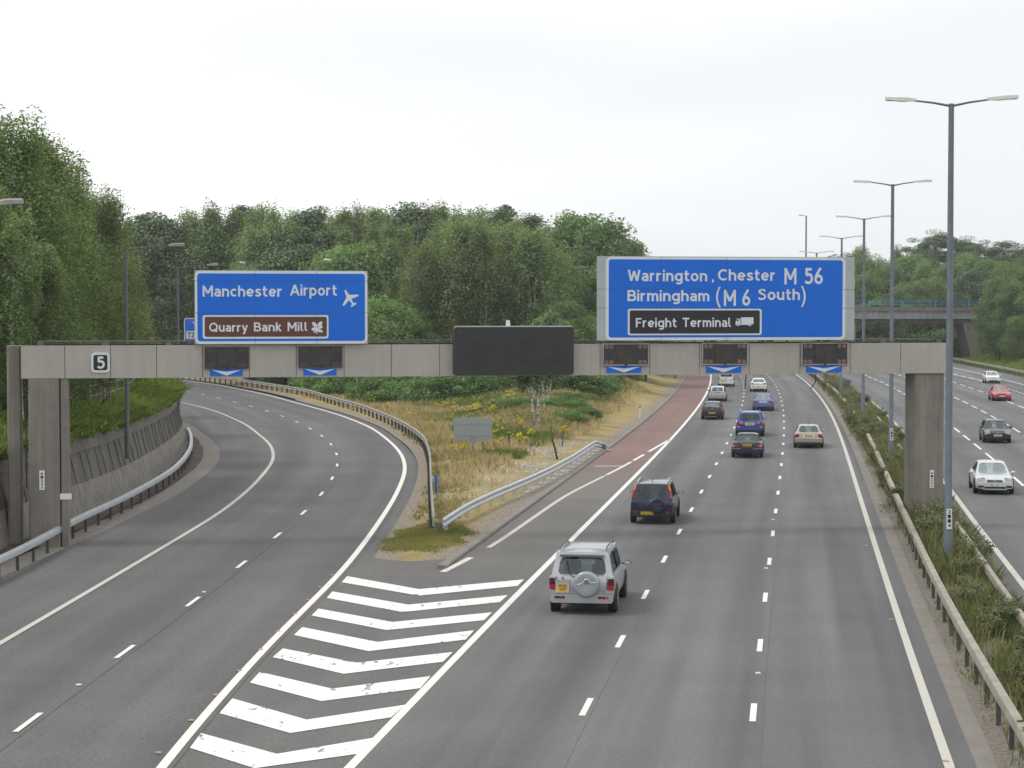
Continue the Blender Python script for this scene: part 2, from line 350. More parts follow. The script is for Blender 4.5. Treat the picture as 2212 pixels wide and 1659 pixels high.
def off_x(s, Y): p = off_path(s); return float(np.interp(Y, p[:, 1], p[:, 0]))
def curve(pts, extra=(), smooth=9):
    """x as a smooth function of y through surveyed points"""
    a = sorted([tuple(p) for p in pts] + list(extra), key=lambda q: q[1]); a = np.array(a)
    Y = np.arange(a[0, 1], a[-1, 1], .5); X = np.interp(Y, a[:, 1], a[:, 0]); k = int(smooth * 2)
    for _ in range(2):
        q = np.concatenate([X[0] - (X[1] - X[0]) * np.arange(k, 0, -1), X, X[-1] + (X[-1] - X[-2]) * np.arange(1, k + 1)])
        cs = np.cumsum(np.insert(q, 0, 0)); X = (cs[2 * k + 1:] - cs[:-2 * k - 1]) / (2 * k + 1)
    return X, Y
def fx(c): return lambda Y: float(np.interp(Y, c[1], c[0])) if c[1][0] <= Y <= c[1][-1] else float(c[0][0] + (c[0][8] - c[0][0]) / 4 * (Y - c[1][0])) if Y < c[1][0] else float(c[0][-1] + (c[0][-1] - c[0][-9]) / 4 * (Y - c[1][-1]))
slipR = curve([P(*Q8(p)) for p in [(1026,1659),(1314,1330),(1712,880),(2208,400)]] + [P(*Q3(p)) for p in [(200,1400),(350,1170),(420,1000),(400,900),(330,820),(200,720),(0,640)]] + [P(*Q2(p)) for p in [(2000,580),(1700,500),(1400,440),(1170,410)]], [(-6.6, 18), (-64, 300), (-92, 345)], 5)
slipL = curve([P(*Q8(p)) for p in [(0,850),(600,500),(1440,0)]] + [P(*Q2(p)) for p in [(1650,1090),(1780,930),(1760,830),(1600,700),(1400,610),(1170,553)]], [(-14.4, 18), (-14.0, 35), (-45, 226), (-69, 268), (-95, 305)], 5)
slipK = curve([P(*Q2(p)) for p in [(60,1659),(800,1330),(1200,1130),(1430,940),(1420,830),(1230,690)]], [(-18.4, 18), (-17.6, 45), (-34.5, 186), (-51, 226), (-76, 268), (-102, 305)], 5)
wallB = curve([(-20.6, 18), (-19.7, 40), (-19.2, 60), (-18.8, 76), (-18.3, 86), (-18.2, 97), (-18.9, 110), (-19.8, 122), (-21.6, 136), (-26.2, 156), (-33.0, 178), (-42, 200), (-58, 230), (-82, 268)], (), 4)
sR, sL, sK, wB = fx(slipR), fx(slipL), fx(slipK), fx(wallB)
oppL = curve([P(*Q7((2212, 480))), P(*Q7((1840, 0)))] + [P(*Q4(p)) for p in [(1770,1160),(1500,840),(1380,690),(1240,560),(1060,430),(960,375)]], [(9.6, 18), (51.5, 345), (57.5, 430)], 6)
opp1 = curve([P(*Q4(p)) for p in [(2180,1070),(1990,905),(1840,785),(1715,685),(1495,537),(1400,480),(1290,425),(1200,388)]], [(13.0, 18), (17.6, 50), (55.5, 345), (61.5, 430)], 6)
opp2 = curve([P(*Q4(p)) for p in [(2212,770),(2150,725),(1920,600),(1790,535),(1470,400),(1410,382)]], [(16.4, 18), (21.5, 50), (29.6, 100), (60, 345), (66, 430)], 6)
opp3 = curve([P(*Q4(p)) for p in [(2212,590),(2130,560),(1970,497),(1840,453),(1760,425)]], [(20, 18), (25.3, 50), (33.8, 100), (41.6, 155), (64, 345), (70, 430)], 6)
opp4 = curve([P(*Q4(p)) for p in [(1760,375),(1940,415),(2212,500)]], [(23.8, 18), (29.2, 50), (37.8, 100), (45.6, 155), (67.5, 345), (73.5, 430)], 6)
opp5 = curve([P(*Q4(p)) for p in [(1950,375),(2212,442)]], [(27.6, 18), (33.0, 50), (41.8, 100), (49.7, 155), (56.2, 205), (70.2, 345), (76.2, 430)], 6)
o0, o1, o2, o3, o4, o5 = [fx(c) for c in (oppL, opp1, opp2, opp3, opp4, opp5)]
# ---------------------------------------------------------------- sheets: rows of constant y between two edges
def rows(name, Ys, xl, xr, nx, zf, mats, uvf=None, kind='structure', loc_uv=None):
    V, UV, E = [], [], []
    for Y in Ys:
        a, b = xl(Y), xr(Y)
        for i in range(nx + 1):
            t = i / nx; x = a + (b - a) * t; e = min(x - a, b - x)
            V.append((x, Y, zf(x, Y, x - a, b - x))); UV.append(((loc_uv(x, Y) if loc_uv else x), Y)); E.append(e)
    n = nx + 1; F = np.array([(j * n + i, j * n + i + 1, (j + 1) * n + i + 1, (j + 1) * n + i) for j in range(len(Ys) - 1) for i in range(nx)])
    o = link(name, np_mesh(name, np.array(V), F, np.array(UV), np.array(E), True), mats)
    if kind: o['kind'] = kind
    return o
def strip(name, path, a, b, z, m, kind='structure', thick=0):
    """a flat ribbon along a 2-D path, from a to b metres beside it"""
    p = np.asarray(path, float); t = np.gradient(p, axis=0); t /= np.linalg.norm(t, axis=1)[:, None]; nn = np.stack([t[:, 1], -t[:, 0]], 1)
    l, r = p + nn * a, p + nn * b; k = len(p)
    V = np.concatenate([np.c_[l, np.full(k, z)], np.c_[r, np.full(k, z)]]); s = np.insert(np.cumsum(np.linalg.norm(np.diff(p, axis=0), axis=1)), 0, 0)
    F = np.array([(i, i + k, i + k + 1, i + 1) for i in range(k - 1)]); UV = np.concatenate([np.c_[np.full(k, a), s], np.c_[np.full(k, b), s]])
    o = link(name, np_mesh(name, V, F, UV), m); o['kind'] = kind; return o
def cpath(c, y0, y1, step=1):
    Y = np.arange(y0, y1, step); f = fx(c); return np.array([(f(y), y) for y in Y])
def smooth01(t): t = max(0, min(1, t)); return t * t * (3 - 2 * t)
gr = MB(); gr.add([(-2500, -300, -.6), (2500, -300, -.6), (2500, 4000, -.6), (-2500, 4000, -.6)], [(0, 1, 2, 3)])
gr.build('ground', M['soil_far'])['kind'] = 'structure'
YR = list(np.arange(18, 430, 3.0))
mc = lambda x, Y: x - float(np.interp(Y, _Y, _X))
rows('main_road', YR, lambda Y: off_x(-7.75, Y), lambda Y: off_x(4.35, Y), 6, lambda x, Y, a, b: 0, M['asphalt'], loc_uv=mc)
rows('hard_shoulder', list(np.arange(68.5, 94.6, 2.0)), lambda Y: off_x(-10.95, Y), lambda Y: off_x(-7.7, Y), 3, lambda x, Y, a, b: -.004, M['gore'], loc_uv=mc)
rows('red_shoulder', list(np.arange(94.5, 425, 3)), lambda Y: off_x(-10.95, Y), lambda Y: off_x(-7.7, Y), 3, lambda x, Y, a, b: -.004, M['red_surface'], loc_uv=mc)
rows('gore_paving', list(np.arange(18, 76, 2.0)), lambda Y: sR(Y) + .1, lambda Y: off_x(-7.7, Y), 4, lambda x, Y, a, b: -.006, M['gore'], loc_uv=mc)
rows('slip_road', list(np.arange(18, 300, 2.0)), lambda Y: sK(Y), lambda Y: sR(Y) + .75, 6, lambda x, Y, a, b: -.012, M['asphalt_slip'], loc_uv=lambda x, Y: x - sR(Y))
rows('opposite_road', YR, lambda Y: o0(Y) - .85, lambda Y: o5(Y) + 3.6, 8, lambda x, Y, a, b: 0, M['asphalt_opp'], loc_uv=lambda x, Y: x - o1(Y))
strip('drainage_channel', off_path(0)[36:840], 4.33, 4.80, -.02, M['channel'])
strip('drainage_channel', cpath(slipK, 18, 230), -1.05, .02, -.02, M['channel'])
# island between slip road and motorway
def isl_l(Y): return sR(Y) + (.75 if Y < 200 else 1.2)
def isl_r(Y): return off_x(-11.1, Y)
def isl_z(x, Y, a, b):
    d = min(a, b); h = .04 + .10 * smooth01(d / 1.5) + 2.0 * smooth01((d - 3.5) / 20) + 2.2 * smooth01((Y - 190) / 60) * smooth01((d - 4) / 20)
    h = -.03 + (h + .03) * smooth01((Y - 70) / 5)
    if Y > 120: h += 1.1 * smooth01((b and (8 - abs(b - 7)) / 8)) * smooth01((Y - 120) / 40) * smooth01(b / 5)
    return h
def island_z(x, Y): return isl_z(x, Y, x - isl_l(Y), isl_r(Y) - x)
IY = list(np.arange(70, 120, 1.0)) + list(np.arange(120, 440, 2.5))
rows('island_ground', IY, isl_l, isl_r, 26, isl_z, M['soil_island'])
kp = MB()
pp = off_path(-11.0); sel = pp[(pp[:, 1] > 68.6) & (pp[:, 1] < 300)][::3]
ring = []
for i, q in enumerate(sel):
    t = sel[min(i + 1, len(sel) - 1)] - sel[max(i - 1, 0)]; t = t / np.linalg.norm(t); n_ = np.array([t[1], -t[0]])
    ring.append([(*(q + n_ * e), z) for e, z in ((-.16, -.05), (-.16, .11), (.10, .11), (.14, .07), (.14, -.05))])
kp.loft(ring); kp.build('kerb', M['kerb'], smooth=30)['kind'] = 'structure'
# central reserve
def res_z(x, Y, a, b): d = min(a, b); return -.01 + .34 * smooth01(d / 1.6)
rows('central_reserve', YR, lambda Y: off_x(4.79, Y), lambda Y: o0(Y) - .8, 8, res_z, M['soil_reserve'])
def reserve_z(x, Y): return res_z(x, Y, x - off_x(4.79, Y), o0(Y) - .8 - x)
# bank beyond the opposite carriageway
def rb_z(x, Y, a, b): return -.02 + .12 * smooth01(a / 2) + 5.8 * smooth01((a - 3.5) / 17) + 5 * smooth01((a - 22) / 60) + 5.5 * smooth01((Y - 355) / 50)
def right_z(x, Y): a = x - o5(Y) - 3.5; return rb_z(x, Y, a, 99)
rows('right_bank', list(np.arange(18, 620, 4.0)), lambda Y: o5(Y) + 3.5, lambda Y: o5(Y) + 140, 40, rb_z, M['soil_bank'])
rows('far_hill', list(np.arange(432, 640, 6.0)), lambda Y: -70, lambda Y: o5(Y) + 4, 20, lambda x, Y, a, b: -.4 + 9 * smooth01((Y - 432) / 60), M['soil_bank'])
# verge under the retaining wall, and the bank above it
WH, WL = 3.45, .85                                       # wall height and lean
rows('wall_verge', list(np.arange(18, 266, 2.0)), lambda Y: wB(Y) - .3, lambda Y: sK(Y) - 1.0, 5, lambda x, Y, a, b: .02 + .05 * math.sin(x * 2 + Y), M['soil_dirt'])
def lb_z(x, Y, a, b): return WH - .12 + .34 * min(b, 11) + .10 * max(0, min(b - 11, 40))
def left_z(x, Y): return lb_z(x, Y, 0, wB(Y) - WL - x)
rows('left_bank', list(np.arange(18, 266, 2.5)), lambda Y: wB(Y) - 100, lambda Y: wB(Y) - WL - .25, 44, lb_z, M['soil_bank'])
# ---------------------------------------------------------------- painted lines, each one an object
def marking(name, path, a, b, m, z=.006): return strip(name, path, a, b, z, m)
def offs(s, y0, y1): p = off_path(s); return p[(p[:, 1] >= y0) & (p[:, 1] <= y1)]
marking('edge_line', offs(-7.6, 18, 425), -.105, .105, M['white_line'])
marking('edge_line', np.array([(off_x(3.84 + .12 * smooth01((y - 90) / 90), y), y) for y in np.arange(18, 425, 1.)]), -.10, .10, M['old_line'])
marking('edge_line', cpath(slipR, 18, 290), -.105, .105, M['white_line'])
marking('edge_line', cpath(slipL, 18, 290), -.095, .095, M['old_line'])
marking('edge_line', cpath(oppL, 18, 425), -.11, .11, M['old_line'])
marking('edge_line', cpath(opp5, 18, 425), -.09, .09, M['white_line'])
def dashes(path, s0, ln, period, hw, m, s1=1e9, name='lane_marking', z=.006):
    p = np.asarray(path, float); s = np.insert(np.cumsum(np.linalg.norm(np.diff(p, axis=0), axis=1)), 0, 0); k = s0
    while k + ln < min(s[-1], s1):
        q = np.linspace(k, k + ln, 3); marking(name, np.c_[np.interp(q, s, p[:, 0]), np.interp(q, s, p[:, 1])], -hw, hw, m, z); k += period
def arc_of(path, y):
    p = np.asarray(path); s = np.insert(np.cumsum(np.linalg.norm(np.diff(p, axis=0), axis=1)), 0, 0); return float(np.interp(y, p[:, 1], s))
c2 = off_path(0)[36:]; dashes(c2, arc_of(c2, P(*L2[0])[1]) - 18, 2.0, 9.0, .07, M['white_line'], arc_of(c2, 330))
c1 = off_path(-3.68)[36:]; dashes(c1, arc_of(c1, P(1271, 1546)[1]) - 18, 2.0, 9.0, .07, M['white_line'], arc_of(c1, 330))
sd = [P(*Q8(p)) for p in [(90,1425),(720,970),(1135,670),(1437,440)]] + [P(*Q2(p)) for p in [(1675,1520),(1875,1355),(2022,1222),(2119,1110),(2172,1017),(2195,942),(2180,872),(2135,810),(2068,757),(1980,707),(1880,662),(1760,620),(1630,580),(1490,545),(1340,510),(1180,475)]]
scv = curve(sd, [(-11.0, 18), (-56, 268)], 5); scp = cpath(scv, 18, 262, .5)
dashes(scp, arc_of(scp, sd[0][1]) - 18, 2.0, 9.0, .065, M['white_line'])
for c, per in ((opp1, 9), (opp2, 9), (opp3, 9)):
    q = cpath(c, 18, 400, .5); dashes(q, 3.4, 5.6, per, .075, M['white_line'], arc_of(q, 335))
q = cpath(opp4, 18, 420, .5); dashes(q, arc_of(q, 243), 6, 7.5, .14, M['white_line']); dashes(q, 2, 1.4, 3, .11, M['white_line'], arc_of(q, 240))
# hard-shoulder line on the main road with its worn breaks
hp = [P(*Q3(p)) for p in [(650,1659),(960,1500),(1450,1160),(1830,970),(2130,795)]]
hc = curve(hp, (), 3); hq = cpath(hc, 68.1, 139, .5)
def hs(y0, y1, m, hw=.1): marking('shoulder_line', hq[(hq[:, 1] >= y0) & (hq[:, 1] <= y1)], -hw, hw, m)
hs(68, 72.2, M['worn_line'], .12); hs(75.0, 108, M['old_line']); hs(108, 118, M['worn_line']); hs(118.5, 124, M['white_line']); hs(126, 138, M['white_line'])
bx = MB(); a, b = P(*Q3((1640, 970))), P(*Q3((1832, 968)))
marking('stop_line', np.array([a, ((a[0] + b[0]) / 2, (a[1] + b[1]) / 2), b]), -.16, .16, M['worn_line'], .008)
CH = [[(750,1245),(738,1258),(905,1287),(905,1273),(1132,1252),(1118,1266)],[(718,1278),(706,1292),(869,1322.5),(882,1306.5),(1097,1286),(1080,1301)],[(688,1315),(673,1330),(835,1361.5),(848,1344),(1063,1323),(1046,1340)],[(653,1355),(635,1372),(796,1407),(815,1387),(1024,1362),(1006,1382)],[(611,1401),(589,1420),(742,1456),(770,1432),(978,1409),(957,1430)],[(561,1452),(540,1475),(694,1515),(717,1488),(930,1461),(908,1487)],[(502,1509),(474,1541),(627,1584),(662,1555),(875,1523),(845,1550)],[(434,1584),(410,1616),(550,1660),(598,1629),(808,1594),(780,1628)],[(356,1669),(322,1703),(470,1755),(520,1720),(740,1676),(705,1716)]]
for q in CH:
    g = [P(*p) for p in q]; mb = MB()
    mb.add([(*g[0], .007), (*g[1], .007), (*g[2], .007), (*g[3], .007), (*g[4], .007), (*g[5], .007)], [(0, 1, 2, 3), (3, 2, 5, 4)])
    mb.build('chevron_marking', M['chevron_paint'])['kind'] = 'structure'
# joints between the laid widths of tarmac
strip('tarmac_joint', off_path(.22)[36:600], -.008, .008, .004, M['tar']); strip('tarmac_joint', off_path(-3.5)[36:600], -.007, .007, .004, M['tar']); strip('tarmac_joint', scp[:420] + [.2, 0], -.008, .008, .004, M['tar'])
strip('tarmac_joint', cpath(slipR, 18, 120) + [.22, 0], -.012, .012, .004, M['tar'])
# reflecting studs
def stud(x, y, rz, m, lab, grp):
    b = MB(); b.box((0, 0, .012), (.13, .10, .024), 0, .8); o = b.build('road_stud', m, loc=(x, y, .004), rz=rz); return tag(o, lab, 'road stud', grp)
first = None
def studs(spots, m, lab, grp):
    f = None
    for x, y, rz in spots:
        if f is None: f = stud(x, y, rz, m, lab, grp)
        else:
            o = f.copy(); C.objects.link(o); o.location = (x, y, .004); o.rotation_euler = (0, 0, rz)
studs([(P(*Q8(p))[0] - .06, P(*Q8(p))[1], 0) for p in [(1048,1563),(1257,1353),(1413,1188),(1567,1030),(1703,893),(1817,773),(1925,662),(2010,571),(2085,488),(2160,410)]], M['stud'], 'small orange reflecting stud beside the white line along the chevrons', 'orange studs along the chevrons')
studs([(*P(*Q7(p)), 0) for p in [(1705,1618),(1350,698),(1192,220)]], M['stud'], 'small orange reflecting stud beside the edge line at the central reserve', 'orange studs along the central reserve')
studs([(*P(*Q7(p)), 0) for p in [(489,1046),(541,366),(585,50)]] + [(*P(*Q8(p)), 0) for p in [(510,1122),(1322,520)]], M['stud_white'], 'small white reflecting stud in the gap of a broken lane line', 'white studs in the lane lines')
# ---------------------------------------------------------------- lettering
_fc = {}
def text_geo(s, bold=.0, sp=1.0):
    k = (s, bold, sp)
    if k in _fc: return _fc[k]
    cu = bpy.data.curves.new('t', 'FONT'); cu.body = s; cu.size = 1; cu.offset = bold; cu.space_character = sp; cu.resolution_u = 4
    o = bpy.data.objects.new('t', cu); C.objects.link(o)
    me = bpy.data.meshes.new_from_object(o.evaluated_get(bpy.context.evaluated_depsgraph_get()))
    v = [(a.co.x, a.co.y) for a in me.vertices]; f = [tuple(p.vertices) for p in me.polygons]
    bpy.data.objects.remove(o); bpy.data.curves.remove(cu); bpy.data.meshes.remove(me)
    _fc[k] = (v, f); return v, f
_cv = text_geo('H')[0]; CAPH = max(y for x, y in _cv)
def put_text(mb, s, x0, x1, base, cap, y, bold=.012, sp=1.0):
    """letters from x0 to x1 standing on height base with capitals cap high, in the plane y (facing -y)"""
    v, f = text_geo(s, bold, sp); a, b = min(p[0] for p in v), max(p[0] for p in v); k = cap / CAPH
    mb.add([(x0 + (p[0] - a) / (b - a) * (x1 - x0), y, base + p[1] * k) for p in v], f)
# monoline road-sign lettering drawn as strokes (capital height 1)
def _E(cx, cy, rx, ry, a0, a1):
    n = max(4, int(abs(a1 - a0) / 14)); return [(cx + rx * math.cos(R(a0 + (a1 - a0) * k / n)), cy + ry * math.sin(R(a0 + (a1 - a0) * k / n))) for k in range(n + 1)]
def _S(p, n=5):
    o = []
    for k in range(len(p) - 1):
        a, b, c, d_ = p[max(k - 1, 0)], p[k], p[k + 1], p[min(k + 2, len(p) - 1)]
        for j in range(n):
            t = j / n; o.append(tuple(.5 * (2 * b[q] + (c[q] - a[q]) * t + (2 * a[q] - 5 * b[q] + 4 * c[q] - d_[q]) * t * t + (3 * b[q] - a[q] - 3 * c[q] + d_[q]) * t ** 3) for q in (0, 1)))
    return o + [p[-1]]
_o = _E(.32, .365, .235, .28, 0, 360); _st = [(.085, 0), (.085, .73)]; _st1 = [(.085, 0), (.085, 1)]; _ar = [(.085, .40)] + _E(.30, .43, .215, .215, 180, 0) + [(.515, 0)]
GLY = {'o': ([_o], .64), 'c': ([_E(.32, .365, .235, .28, 48, 312)], .56), 'e': ([_E(.32, .365, .235, .28, 0, 318), [(.1, .365), (.555, .365)]], .63), 'n': ([_st, _ar], .60), 'h': ([_st1, _ar], .60),
 'm': ([_st, [(.085, .42)] + _E(.265, .455, .18, .19, 180, 0) + [(.445, 0)], [(.445, .42)] + _E(.625, .455, .18, .19, 180, 0) + [(.805, 0)]], .89), 'u': ([[(.085, .73), (.085, .3)] + _E(.30, .30, .215, .215, 180, 360) + [(.515, .34)], [(.515, 0), (.515, .73)]], .60),
 'r': ([_st, [(.085, .40)] + _E(.30, .43, .215, .215, 180, 72)], .42), 't': ([[(.18, .95), (.18, .25)] + _E(.33, .235, .15, .15, 180, 270) + [(.43, .085)], [(.03, .65), (.41, .65)]], .45), 'i': ([_st, [(.085, .84), (.085, 1.0)]], .17), 'l': ([[(.085, 1), (.085, .22)] + _E(.225, .225, .14, .14, 180, 270) + [(.28, .085)]], .30),
 's': ([_S([(.46, .56), (.40, .62), (.28, .645), (.14, .59), (.125, .47), (.27, .375), (.42, .29), (.44, .16), (.29, .085), (.15, .10), (.06, .18)])], .52), 'a': ([_S([(.09, .57), (.17, .63), (.30, .645), (.42, .59), (.47, .45), (.47, .3)]) + [(.47, 0)], _S([(.47, .40), (.28, .395), (.12, .33), (.09, .21), (.16, .10), (.28, .085), (.40, .14), (.47, .24)])], .56),
 'p': ([[(.085, -.27), (.085, .73)], _o], .64), 'g': ([[(.555, .73), (.555, 0)] + _E(.335, -.03, .22, .165, 0, -145), _o], .64), 'y': ([[(.05, .73), (.29, .06)], [(.52, .73), (.23, -.19), (.07, -.19)]], .56), 'k': ([_st1, [(.46, .73), (.12, .34)], [(.22, .43), (.50, 0)]], .52),
 'M': ([[(.085, 0), (.085, 1)], [(.085, .97), (.44, .30)], [(.44, .30), (.795, .97)], [(.795, 0), (.795, 1)]], .88), 'A': ([[(.05, 0), (.40, .98)], [(.40, .98), (.75, 0)], [(.2, .31), (.6, .31)]], .80), 'Q': ([_E(.45, .5, .365, .415, 0, 360), [(.5, .3), (.80, .0)]], .9), 'C': ([_E(.45, .5, .365, .415, 48, 312)], .76), 'W': ([[(.07, 1), (.27, .03)], [(.27, .03), (.5, .88)], [(.5, .88), (.73, .03)], [(.73, .03), (.93, 1)]], 1.0),
 'B': ([_st1, [(.085, .915), (.36, .915)] + _E(.36, .72, .2, .195, 90, -90) + [(.085, .525)], [(.36, .525)] + _E(.38, .305, .225, .22, 90, -90) + [(.085, .085)]], .66), 'S': ([_S([(.57, .77), (.48, .87), (.34, .915), (.16, .85), (.12, .69), (.28, .56), (.50, .45), (.56, .27), (.45, .12), (.29, .085), (.15, .11), (.06, .2)])], .66), 'F': ([_st1, [(.085, .915), (.56, .915)], [(.085, .5), (.5, .5)]], .58), 'T': ([[(.36, 0), (.36, .9)], [(.02, .915), (.70, .915)]], .72),
 '5': ([[(.5, .915), (.14, .915), (.12, .53)], _S([(.115, .54), (.28, .61), (.45, .54), (.52, .36), (.46, .17), (.31, .085), (.16, .10), (.05, .18)])], .60), '6': ([_E(.315, .30, .225, .215, 0, 360), _S([(.47, 1.0), (.30, .78), (.14, .52), (.09, .3)])], .62), '2': ([_S([(.08, .72), (.16, .87), (.30, .915), (.44, .85), (.49, .7), (.42, .52), (.26, .33), (.10, .10)]), [(.06, .085), (.55, .085)]], .60), ',': ([[(.11, .12), (.05, -.15)]], .16)}
def put_sign(mb, s, x0, x1, base, cap, y, wt=.165):
    pen, st = 0, []
    for ch in s:
        g, adv = GLY[ch]; st += [[(px + pen, py) for px, py in q] for q in g]; pen += adv + .10
    a = min(p[0] for q in st for p in q) - wt / 2; b = max(p[0] for q in st for p in q) + wt / 2; kx = (x1 - x0) / (b - a)
    for j, q in enumerate(st):
        P_ = [Vector(p) for p in q]; closed = (P_[0] - P_[-1]).length < 1e-4; n = len(P_); l, r_ = [], []
        for k in range(n):
            u = (P_[k] - P_[k - 1]) if k else (P_[-1] - P_[-2] if closed else P_[1] - P_[0]); v = (P_[k + 1] - P_[k]) if k < n - 1 else (P_[1] - P_[0] if closed else u)
            u, v = u.normalized(), v.normalized(); m_ = Vector((-(u.y + v.y), u.x + v.x)); m_ = m_.normalized() if m_.length > 1e-3 else Vector((-u.y, u.x)); c = max(.6, m_.dot(Vector((-u.y, u.x))))
            l.append(P_[k] + m_ * wt / 2 / c); r_.append(P_[k] - m_ * wt / 2 / c)
        yy_ = y - .0006 * (j % 7); f = lambda p: (x0 + (p.x - a) * kx, yy_, base + p.y * cap)
        mb.add([f(p) for p in l] + [f(p) for p in r_], [(k, k + 1, k + 1 + n, k + n) for k in range(n - 1)])
def rrect(x0, z0, x1, z1, r, n=5):
    pts = []
    for cx, cz, a0 in ((x1 - r, z1 - r, 0), (x0 + r, z1 - r, 90), (x0 + r, z0 + r, 180), (x1 - r, z0 + r, 270)):
        for i in range(n + 1):
            a = R(a0 + 90 * i / n); pts.append((cx + r * math.cos(a), cz + r * math.sin(a)))
    return pts
# ---------------------------------------------------------------- the gantry and what hangs on it
ZB = 6.25
_l, _r = P(45, 818, ZB), P(2046, 806, ZB)
GA = math.atan2(_r[1] - _l[1], _r[0] - _l[0]); GO = Vector((_l[0], _l[1], 0)); GE = Vector((math.cos(GA), math.sin(GA), 0)); GN = Vector((math.sin(GA), -math.cos(GA), 0))
GLEN = math.hypot(_r[0] - _l[0], _r[1] - _l[1])
def gp(px, py, off=0.0):
    """a point of the gantry's face (off metres in front of it): distance along the beam, height"""
    r = ray(px, py); o = Vector((0, 0, CAM_H)); q = GO + GN * off; t = (q - o).dot(GN) / r.dot(GN); h = o + r * t
    return ((h - GO).dot(GE), h.z)
S7 = lambda x, y: ((560 + x * .26221) * .72, (790 + y * .26221) * .72)
S8 = lambda x, y: ((1770 + x * .37071) * .72, (750 + y * .37071) * .72)
def g_empty(name, lab, cat, grp=None): return empty(name, tuple(GO), GA, lab, cat, grp)
zt = gp(700, 740)[1]; BT = ZB + 1.22
gt = g_empty('sign_gantry', 'long grey concrete sign gantry spanning the slip road and the motorway', 'gantry')
mb = MB(); seams = [gp(Q2((x, 300))[0], 780)[0] for x in (420, 717, 1015, 1313, 1615, 1920)] + [gp(Q3((x, 300))[0], 780)[0] for x in (18, 325, 638)] + [gp(S8(x, 0)[0], 780)[0] for x in (82, 483, 885, 1288, 1700, 2107)] + [gp(Q4((1412, 0))[0], 780)[0]]
seams = [0] + sorted(set(round(s, 3) for s in seams)) + [GLEN]
for a, b in zip(seams[:-1], seams[1:]): mb.box(((a + b) / 2, .035, (ZB + BT) / 2), (b - a - .022, .07, BT - ZB))
mb.build('beam_cladding', M['beam_panel'], gt)
mb = MB(); mb.box((GLEN / 2, .68, (ZB + BT) / 2), (GLEN - .02, 1.2, BT - ZB - .03)); mb.build('beam', M['beam_top'], gt)
mb = MB(); u0 = gp(80, 744)[0]; u1 = gp(2030, 735)[0]
mb.box(((u0 + u1) / 2, .16, BT + .15), (u1 - u0, .16, .04)); mb.box(((u0 + u1) / 2, 1.1, BT + .15), (u1 - u0, .12, .04))
k = u0
while k < u1: mb.box((k + .12, .2, BT + .055), (.24, .22, .14)); mb.box((k + .1, 1.1, BT + .055), (.14, .1, .14)); k += 2.35
mb.build('walkway_edge', M['beam_top'], gt)
mb = MB(); mb.box((u0 + (u1 - u0) / 2, .5, BT + .03), (u1 - u0 - .3, .5, .05)); mb.build('cable_tray', M['wood_dark'], gt)
def gl(px0, px1): return gp(px0, 1000)[0], gp(px1, 1000)[0]
# supports: a chamfered square column under the left end (with groove), slimmer one in the central reserve
a, b = gp(62, 1000)[0], gp(129, 1000)[0]
def col(u0, u1, d0, d1, z0, z1, ch=.06): return [[(u0 + ch, d0, z), (u1 - ch, d0, z), (u1, d0 + ch, z), (u1, d1 - ch, z), (u1 - ch, d1, z), (u0 + ch, d1, z), (u0, d1 - ch, z), (u0, d0 + ch, z)] for z in (z0, z1)]
mb = MB(); mb.loft(col(a, b, -.02, 1.42, -.3, ZB + .02)); mb.build('leg', M['concrete'], gt)
mb = MB(); mb.loft(col(b + .05, gp(156, 1000)[0] - .12, .05, 1.38, -.3, ZB - .012, .03)); mb.build('leg_pilaster', M['concrete'], gt)
a2, b2 = gp(1977, 1000)[0], gp(2041, 1000)[0]
mb = MB(); mb.loft(col(a2, b2, .1, 1.2, -.2, ZB + .02)); mb.build('leg', M['concrete'], gt)
mb = MB(); a3, b3 = gp(12, 800)[0], gp(43, 800)[0]
mb.loft(col(a3, b3 - .01, .7, 1.9, -.2, BT - .02)); mb.build('end_column', M['concrete'], gt)
mb = MB()
for k in (0, .42): mb.box((b3 + .16 + k * .6, .9, 4.2), (.05, .05, 4.2))
for k in range(13): mb.box((b3 + .29, .9, 2.4 + k * .3), (.3, .03, .03))
mb.build('ladder', M['post_dark'], gt)
mb = MB(); u, z = gp(272 / 3, 684 + 1060 / 3, .04); mb.box((u, -.03, z), (.19, .02, .72)); tagp = mb.build('number_tag', M['plate_white'], gt)
mb = MB()
for i, chx in enumerate('6122A'): put_text(mb, chx, u - .05, u + .05, z + .2 - i * .13, .09, -.045, .02)
mb.build('lettering', M['plate_ink'], tagp)
mb = MB(); u, z = gp(Q4((1614, 1052))[0], Q4((1614, 1052))[1], -.1); mb.box((u, .09, z), (.17, .02, .72)); tagp = mb.build('number_tag', M['plate_white'], gt)
mb = MB()
for i, chx in enumerate('6122A'): put_text(mb, chx, u - .05, u + .05, z + .2 - i * .13, .09, .075, .02)
mb.build('lettering', M['plate_ink'], tagp)
mb = MB(); u, z = gp(425 / 3, 684 + 1166 / 3); mb.box((gp(144, 1000)[0] - .04, .035, z), (.42, .02, .22)); mb.build('number_tag', M['plate_white'], gt)
